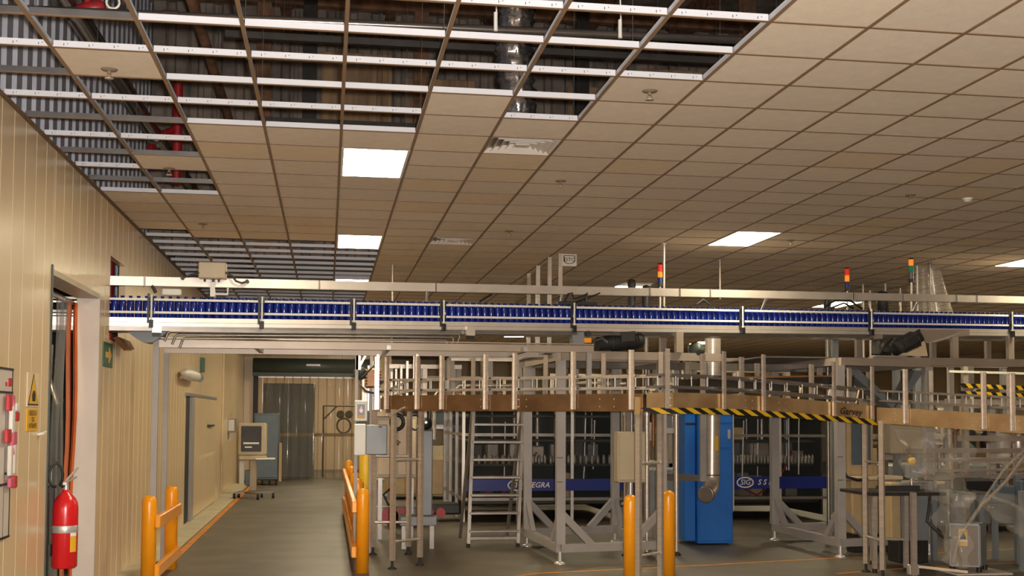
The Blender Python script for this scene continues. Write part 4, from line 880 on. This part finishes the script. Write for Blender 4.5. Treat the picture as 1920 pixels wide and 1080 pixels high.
# ================================================================ TOPS OF MACHINES ABOVE THE TRUNKING
def stack_light(label, x, y, z0, segs, pole):
    t = thing('stack_light', label, 'light', (x,y,pole)); part('pole', MB().cyl((x,y,pole),(x,y,z0),.014,8), 'alu', t); z = z0; k = .07
    part('base', MB().cyl((x,y,z),(x,y,z+.05),.034,14), 'dark', t); z += .05
    for m, h in segs: part('lens', MB().cyl((x,y,z),(x,y,z+h-.006),.034,14), m, t); z += h
    part('cap', MB().lathe([(.034,0),(.03,.012),(.0,.016)], (x,y,z), 14), 'black' , t)
stack_light('stack light with red over amber over dark blue, left of the other two', 6.81, 15.5, 3.60, (('blue_band',.08),('stack_amber',.08),('stack_red',.10)), 3.2)
stack_light('stack light with red over amber, middle of the three', 9.77, 16.0, 3.66, (('blue_band',.09),('stack_amber',.09),('stack_red',.10)), 3.2)
stack_light('stack light with amber over green on a dark bent pole, rightmost and highest', 10.40, 15.3, 3.72, (('galv',.10),('stack_green',.09),('stack_amber',.09)), 3.2)
def rod(label, x, y, z0, m='alu', r=.014):
    t = thing('drop_rod', label, 'rod', (x,y,z0)); part('rod', MB().cyl((x,y,z0),(x,y,CZ),r,8), m, t); part('flange', MB().cyl((x,y,CZ-.02),(x,y,CZ-.004),r*2.2,12), m, t)
rod('thin drop rod from the ceiling above the left third of the trunking', 3.25, 17.5, 2.7, 'steel', .02); rod('tall thin drop rod beside the left stack light', 6.60, 14.6, 3.2, 'alu'); rod('thin drop rod between the left and middle stack lights', 7.84, 16.0, 3.5, 'steel')
rod('thin drop rod beside the clear sheets at right', 10.9, 15.7, 3.2, 'alu_dark')
t = thing('logo_sign', 'square pale sign with a dark shield outline above the trunking', 'sign', (5.43,15,3.78))
part('sign_plate', MB().bev(5.33,5.53,15.0,15.012,3.785,3.945,.004), 'jamb', t)
def sg(k): 
    P = [(-.078,.058),(.078,.058),(.078,-.02),(.05,-.045),(0,-.056),(-.05,-.045),(-.078,-.02)]; return [(5.43+x*k,14.998,3.868+z*k) for x, z in P]
part('shield_outline', MB().prism(sg(1), (0,-.002,0)), 'black', t); part('shield', MB().prism([(x,14.9955,z) for x,_,z in sg(.85)], (0,-.002,0)), 'jamb', t); text('DTC', .07, (5.43,14.992,3.868), (1,0,0), (0,0,1), 'black', t, depth=.001, bold=.01)
part('sign_bracket', MB().bx(5.29,5.34,15.01,15.03,3.4,3.95), 'steel', t)
t = thing('clear_enclosure', 'clear plastic enclosure with bright steel posts left of the shield sign', 'enclosure', (5.2,16,3.2))
for x, y, z in ((5.28,15.6,3.98),(5.12,15.6,3.86),(5.20,16.8,3.9)): part('post', MB().bx(x-.025,x+.025,y-.025,y+.025,2.7,z), 'steel', t)
part('post', MB().bx(5.34,5.40,17.0,17.06,2.7,3.95), 'blue_cab', t, 'blue post'); part('clear_sheet', MB().prism([(4.9,16.2,2.9),(5.28,15.6,2.9),(5.28,15.6,3.95),(4.9,16.2,3.62)], (.004,.004,0)), 'glass', t); part('clear_sheet', MB().bx(5.42,7.2,16.9,16.91,2.9,3.82), 'glass', t)
t = thing('clear_sheets', 'hanging clear plastic sheets with shiny edges at the right of the stack lights', 'sheet', (11,16,3.2))
for k, (x, a) in enumerate(((10.78,0),(10.92,.03),(11.05,.07))):
    mb = MB(); vs = []
    for i in range(8):
        for j in range(6): u = j/5; vs.append((x + (.02+a*1.4)*i/7*u*2 + u*.16, 15.9 + .03*math.sin(u*9+k*2) + .03*k, 4.03 - i*.11))
    mb.add(vs, [(i*6+j,i*6+j+1,i*6+j+7,i*6+j+6) for i in range(7) for j in range(5)], True); part('plastic_sheet', mb, 'film', t)
part('edge_rod', MB().cyl((10.80,15.88,3.2),(10.80,15.88,4.04),.012,8).cyl((11.16,15.95,3.2),(11.06,15.95,4.0),.012,8), 'white', t)
t = thing('filler_top', 'machine top with pale guard panels and small motors behind the middle stack light', 'machine', (11,18,2.6))
part('guard_panel', MB().bx(10.75,11.75,18.0,18.02,3.3,4.0), 'glass', t)
for x, h in ((10.93,4.0),(11.05,3.9),(11.32,4.02),(11.58,3.95)): part('post', MB().cyl((x,17.9,2.6),(x,17.9,h),.02,8), 'steel', t)
for x, h in ((11.22,3.84),): part('motor', MB().lathe([(.0,0),(.09,.0),(.09,h-3.5),(.07,h-3.47),(.0,h-3.46)], (x,17.8,3.5), 14), 'dark', t)
part('top_deck', MB().bev(10.6,11.9,17.7,18.6,3.3,3.5,.02), 'grey_box', t)
for x, y in ((10.7,18.5),(11.8,18.5),(11.8,17.8)): part('leg', MB().bx(x-.05,x+.05,y-.05,y+.05,0,3.3), 'grey_box', t)
for x, y, z, lab in ((6.54,16,3.71,'small dark motor cap in front of the ceiling light at centre right'),(6.72,15.9,3.62,'low dark round motor under the left stack light'),(9.55,16.2,3.6,'low dark round motor left of the middle stack light')):
    t = thing('small_motor', lab, 'motor', (x,y,0)); part('cap', MB().lathe([(.05,0),(.06,z-3.28),(.05,z-3.22),(.0,z-3.2)], (x,y,3.25), 14), 'dark', t); part('stand_post', MB().cyl((x,y,0),(x,y,3.26),.03,10), 'alu_dark', t)

# ================================================================ RIGHT CORNER: wrapped machine, tables, control cabinet
t = thing('labelling_machine', 'tan machine with dark window panel behind the right stand', 'machine', (9.45,15.3,0))
part('machine_body', MB().bev(9.30,9.98,14.9,15.15,.25,.98,.02), 'tan', t); part('base', MB().bev(9.32,9.96,14.92,15.13,0,.25,.01), 'mach_dark', t); part('worktop', MB().bev(9.24,10.02,14.86,15.2,.98,1.03,.008), 'joint', t)
part('upper_cabinet', MB().bev(9.27,9.64,14.96,15.18,1.03,1.95,.012), 'tan', t); part('window_panel', MB().bev(9.32,9.60,14.94,14.96,1.18,1.85,.006), 'grey_blue', t)
part('edge_bumper', MB().tube([(9.15,14.86,1.12),(9.2,14.83,1.02),(9.35,14.82,.98),(9.5,14.84,.99)], .022, 8), 'black', t); part('column', MB().bev(9.62,9.72,15.0,15.2,1.03,1.4,.01), 'tan', t)
t = thing('push_button_station', 'grey push button box with yellow button on a thin stalk', 'control', (9.16,13,0))
part('button_box', MB().bev(9.10,9.23,12.95,13.05,1.10,1.26,.008), 'grey_box', t); part('button', MB().lathe([(.045,0),(.05,.02),(.04,.045),(.0,.05)], (9.15,12.97,1.29), 16, (-.2,-.6,.6)), 'yellow_flat', t); part('stalk', MB().cyl((9.16,13,.92),(9.16,13,1.1),.014,8), 'steel', t)
t = thing('small_table', 'slim steel table with two front legs under the plastic film', 'table', (8.95,13.2,0))
for x, y in ((8.66,12.95),(9.08,13.0),(9.0,13.7),(9.5,13.6)):
    l = part('leg', MB().bx(x-.024,x+.024,y-.024,y+.024,.05,.9), 'steel', t); part('foot', MB().cyl((x,y,0),(x,y,.05),.03,10), 'rubber', l)
part('rung', MB().cyl((8.66,12.95,.40),(9.08,13.0,.38),.014,8), 'alu', t); part('table_top', MB().bev(8.6,9.55,12.9,13.75,.9,.94,.006), 'mach_dark', t); part('leg', MB().beam((9.02,12.7,.0),(9.02,12.7,.95),.06,.05), 'steel', t)
part('clamp', MB().cyl((8.7,12.9,.98),(8.7,12.9,1.02),.03,10).bx(8.75,9.2,12.88,12.92,.95,1.02), 'dark', t)
t = thing('grey_panel_box', 'grey metal box standing under the wrapped table', 'box', (9.65,13.9,0))
part('box_body', MB().bev(9.42,9.78,13.75,14.1,.28,1.0,.01), 'grey_box', t); part('side_face', MB().bev(9.28,9.41,13.75,14.05,.28,1.0,.01), 'tan', t); part('base', MB().bev(9.4,9.8,13.8,14.1,0.0,.28,.01), 'mach_dark', t)
t = thing('control_cabinet', 'grey control cabinet with yellow electric warning sign at the lower right', 'cabinet', (9.85,12.95,0))
pA, pB, pC = V((9.55,12.85,0)), V((9.84,12.70,0)), V((10.07,12.95,0)); pD = pA + (pC-pB)
def wallface(a, b, z0, z1, dn, nm, m, par=None): return part(nm, MB().prism([a+V((0,0,z0)), b+V((0,0,z0)), b+V((0,0,z1)), a+V((0,0,z1))], dn), m, par or t)
part('cabinet_body', MB().prism([pA+V((0,0,.08)),pB+V((0,0,.08)),pC+V((0,0,.08)),pD+V((0,0,.08))], (0,0,.50)), 'grey_box', t)
nA = V((-.46,-.89,0)); nB = V((.74,-.67,0))
wallface(pA.lerp(pB,.04), pA.lerp(pB,.96), .10, .56, nA*.012, 'cabinet_door', 'brown_grey'); wallface(pB.lerp(pC,.04), pB.lerp(pC,.96), .10, .56, nB*.012, 'cabinet_door', 'grey_box')
sp = wallface(pA.lerp(pB,.30)+nA*.012, pA.lerp(pB,.60)+nA*.012, .32, .52, nA*.003, 'warning_plate', 'sign_yellow')
e1 = (pB-pA).normalized(); cc = pA.lerp(pB,.45)+nA*.016+V((0,0,.445)); part('bolt_triangle', MB().prism([cc-e1*.04-V((0,0,.045)), cc+e1*.04-V((0,0,.045)), cc+V((0,0,.06))], nA*.001), 'black', sp); part('plate_line', MB().prism([cc-e1*.045-V((0,0,.072)), cc+e1*.045-V((0,0,.072)), cc+e1*.045-V((0,0,.055)), cc-e1*.045-V((0,0,.055))], nA*.001), 'white', sp)
for p in (pA,pB,pC,pD): part('foot', MB().cyl((p.x*.9+.985,p.y*.9+1.285,0),(p.x*.9+.985,p.y*.9+1.285,.08),.03,10), 'black', t)
part('base_plate', MB().bev(9.5,10.2,12.6,13.2,0.0,.02,.005), 'jamb', t)
t = thing('transfer_conveyor', 'small roller conveyor with double side rails at the right edge', 'conveyor', (10.6,13.7,0))
for z, m in ((1.41,'beam'),(1.30,'steel'),(1.17,'steel'),(1.08,'beam')): part('side_rail', MB().beam((9.55,13.4,z),(11.6,13.75,z),.03,.035 if m == 'steel' else .05), m, t)
for z in (1.41,1.08): part('side_rail', MB().beam((9.55,13.9,z),(11.6,14.25,z),.03,.04), 'beam', t)
for x in (9.7,9.95,10.5,10.9,11.3): part('upright', MB().bx(x-.015,x+.015,13.42+(x-9.55)*.17-.02,13.42+(x-9.55)*.17+.02,.95,1.5), 'steel', t)
for x in (10.0,10.35,10.85,11.2): part('leg', MB().bx(x-.03,x+.03,13.5,13.56,0,1.1).bx(x-.03,x+.03,14.0,14.06,0,1.1), 'grey_box', t)
part('bed', MB().beam((9.55,13.65,1.06),(11.6,14.0,1.06),.45,.03), 'mach_dark', t); part('motor', MB().bev(9.95,10.35,13.2,13.5,.88,1.08,.03), 'black', t); part('drive_case', MB().bev(10.3,10.6,13.15,13.4,.78,1.0,.02), 'grey_blue', t)
for x in (10.7,10.95): part('valve_unit', MB().bev(x,x+.12,13.2,13.35,.75,1.05,.01).cyl((x+.06,13.2,1.05),(x+.06,13.2,1.2),.02,8), 'grey_blue' if x < 10.8 else 'blue_band', t)
part('pipe_arm', MB().tube([(10.9,12.9,.6),(10.9,12.95,1.3),(10.95,13.0,1.42),(11.3,13.1,1.45)], .03, 8).tube([(10.75,13.0,1.5),(10.3,12.9,1.05),(9.9,12.8,.75)], .02, 8), 'steel', t)
for k, (x, y) in enumerate(((10.55,12.9),)): part('post', MB().bx(x-.06,x+.06,y-.04,y+.04,0,.95), 'grey_box', t)
part('cable', MB().tube([(9.4,13.0,.9),(9.3,12.9,.6),(9.45,12.8,.42),(9.7,12.9,.40),(9.85,12.9,.62)], .018, 8), 'dark', t)
# wrinkled plastic film over the machines
def film(label, pts, nu=16, nv=16, amp=.05, seed=1):
    a, b, c, d = [V(p) for p in pts]; vs = []; rr = random.Random(seed); ph = [rr.random()*6 for _ in range(6)]
    for i in range(nv+1):
        v = i/nv
        for j in range(nu+1):
            u = j/nu; p = a.lerp(b,u).lerp(d.lerp(c,u),v)
            n_ = amp*(math.sin(u*13+v*7+ph[0])+math.sin(u*5-v*11+ph[1])+.6*math.sin(u*23+v*19+ph[2])); sag = -.12*math.sin(u*math.pi)*v
            vs.append(p + V((n_*.4, -n_, sag*.6)))
    mb = MB().add(vs, [(i*(nu+1)+j,i*(nu+1)+j+1,(i+1)*(nu+1)+j+1,(i+1)*(nu+1)+j) for i in range(nv) for j in range(nu)], True)
    single('plastic_film', mb, 'film', label, 'film')
film('wrinkled clear plastic film hanging over the steel table below the lane', [(8.95,12.95,1.68),(9.95,13.1,1.6),(9.85,12.9,.75),(9.05,12.85,1.05)], seed=2)
film('clear plastic film bundled down beside the control cabinet', [(9.35,12.8,1.0),(9.75,12.75,.95),(9.62,12.55,.12),(9.35,12.65,.2)], 10, 16, .04, 3)
film('clear plastic film stretched in a peak above the control cabinet', [(9.7,12.75,.98),(11.0,12.9,.85),(10.9,12.6,.35),(10.1,12.6,.55)], 16, 10, .04, 4)
single('film_rope', MB().tube([(9.45,12.6,.15),(9.5,12.55,.45),(9.7,12.5,.75),(9.85,12.55,.93),(10.2,12.6,.82),(10.6,12.6,.6),(10.8,12.6,.55)], .022, 6).tube([(9.85,12.55,.93),(10.15,12.7,1.2),(10.55,12.8,1.5)], .015, 6), 'film', 'twisted rope of clear film running over the control cabinet', 'film')
t = thing('floor_bar', 'pale metal bar lying on the floor left of the control cabinet', 'bar', (9.3,12.75,0)); part('bar', MB().beam((9.05,12.75,.10),(9.6,12.55,.05),.03,.03), 'joint', t); part('end_block', MB().bev(8.98,9.1,12.72,12.8,.0,.12,.008), 'alu', t)

# ================================================================ BACKGROUND MACHINES (between the lanes and the far walls)
def bgmachine(label, x, y, w_, d_, h, seed, body='grey_box', name='process_machine'):
    rr = random.Random(seed); t = thing(name, label, 'machine', (x,y,0))
    x0, x1, y0, y1 = x-w_/2, x+w_/2, y-d_/2, y+d_/2
    part('base', MB().bev(x0,x1,y0,y1,.1,.55*h*.5+.1,.03), body, t)
    for px_ in (x0+.06,(x0+x1)/2,x1-.06):
        part('post', MB().bx(px_-.05,px_+.05,y0,y0+.1,0,h), rr.choice(('alu','frame_paint','steel')), t); part('post', MB().bx(px_-.05,px_+.05,y1-.1,y1,0,h), 'alu_dark', t)
    for z in (h*.55,h*.72,h): part('cross_rail', MB().bx(x0,x1,y0-.02,y0+.06,z-.06,z+.03), rr.choice(('beam','alu','steel')), t)
    for k in range(5):
        px_ = x0+.2+(w_-.4)*k/4; a = rr.random(); z = h*(.5+.12*a)
        if a < .35: part('tank', MB().lathe([(.0,0),(.12,.03),(.16,.12),(.16,.5),(.12,.6),(.0,.64)], (px_,y0+.25,z), 16), rr.choice(('steel','grey_box','jamb')), t)
        elif a < .7: part('panel', MB().bev(px_-.16,px_+.16,y0+.1,y0+.2,z-.1,z+.35,.015), rr.choice(('beige_box','grey_blue','grey_box','tan','mach_dark')), t)
        else: part('motor', MB().lathe([(.0,0),(.1,.02),(.11,.3),(.06,.36),(.0,.37)], (px_,y0+.2,z), 14), rr.choice(('dark','dark_green','mach_dark')), t)
    for k in range(3):
        a = rr.random(); b_ = rr.random(); part('pipe', MB().tube([(x0+w_*a,y0-.05,h*.45),(x0+w_*a,y0-.05,h*(.6+.2*b_)),(x0+w_*a+.1,y0-.05,h*(.65+.2*b_)),(x0+w_*b_,y0-.05,h*(.65+.2*b_))], .035, 8), rr.choice(('steel','copper','alu','jamb')), t)
    return t
bgmachine('far pale machine behind the feeder lane near the roller door', 4.4,26,1.6,1.2,2.9,11,'tan')
bgmachine('grey machine with tanks behind the level lane, left of centre', 5.6,24.3,1.7,1.2,3.0,12)
bgmachine('tan machine frame behind the level lane at the centre', 7.55,25,2.0,1.2,3.1,13,'tan')
bgmachine('grey machine with motors behind the duct', 9.1,23.2,1.8,1.2,3.0,14)
bgmachine('dark machine frame behind the hazard taped lane', 11.3,25.4,2.4,1.3,3.1,15,'mach_dark')
bgmachine('grey machine at the far right behind the hazard boards', 14.6,22.3,2.4,1.3,2.9,16)
bgmachine('tall grey machine between the two guarded machines', 8.3,20.2,1.2,1.2,2.9,17)
bgmachine('pale machine far back right of the roller door', 6.4,36,2.6,1.4,3.0,18,'beige_box')
bgmachine('far machine frame under the right ceiling lights', 13.2,31,3.0,1.4,3.1,19,'tan')
bgmachine('far machine frame in the middle of the hall', 9.9,33,2.8,1.4,3.0,20,'beige_box')
bgmachine('grey machine partly hidden by the plastic film at right', 12.95,18.1,1.6,1.2,2.1,21)
bgmachine('tan framed machine beside the right guarded machine', 12.4,19.6,2.0,1.2,2.1,22,'tan')
t = thing('hazard_gantry', 'gantry with two hazard striped boards at the right edge', 'frame', (12.9,17,0))
for z in (2.33,2.21):
    mb = MB(); n = 14
    for k in range(2*n):
        a, b_ = 12.1+2.4*k/(2*n), 12.1+2.4*(k+1)/(2*n); mb.m = k % 2
        dz = -.03*(a-12.1); mb.prism([(a+.03,16.95,z-.035+dz),(b_+.03,16.95,z-.035+dz),(b_-.03,16.95,z+.035+dz),(a-.03,16.95,z+.035+dz)], (0,.02,0))
    part('hazard_board', mb, ['black','yellow_flat'], t)
for x in (12.2,13.4,14.4): part('post', MB().bx(x-.04,x+.04,17.0,17.08,0,2.75), 'steel', t)
for z in (2.55,2.70): part('light_rail', MB().beam((11.9,16.98,z),(14.6,16.98,z-.04),.04,.035), 'white', t)
t = thing('chute', 'grey V shaped chute under the platform beam at right', 'chute', (10.0,15.8,2.0))
part('chute_side', MB().prism([(9.6,15.7,2.5),(9.8,15.7,2.5),(10.35,15.7,2.02),(10.3,15.7,1.95)], (0,.3,0)), 'grey_box', t); part('chute_side', MB().prism([(10.35,15.7,1.95),(10.65,15.7,2.5),(10.8,15.7,2.5),(10.4,15.7,1.95)], (0,.3,0)), 'grey_box', t); part('outlet', MB().bev(10.25,10.75,15.65,16.0,1.3,1.95,.02), 'beige_box', t)
t = thing('chain_table', 'dark perforated chain table sloping behind the hazard taped lane', 'conveyor', (8.3,14.3,2.1))
part('chain_bed', MB().prism([(7.0,14.4,2.30),(9.2,14.6,2.36),(9.2,14.6,2.22),(7.0,14.4,2.08)], (0,.9,.02)), 'mach_dark', t); part('edge', MB().beam((7.0,14.38,2.31),(9.2,14.58,2.37),.03,.02), 'copper', t)
for x in (7.1,8.1,9.0): part('hanger', MB().bx(x-.03,x+.03,15.2,15.26,2.3,2.55), 'steel', t)
for k in range(7): part('lever', MB().cyl((7.9+.2*k,14.33,2.0),(7.95+.2*k,14.33,2.2),.012,8), 'copper' if k % 2 else 'joint', t)
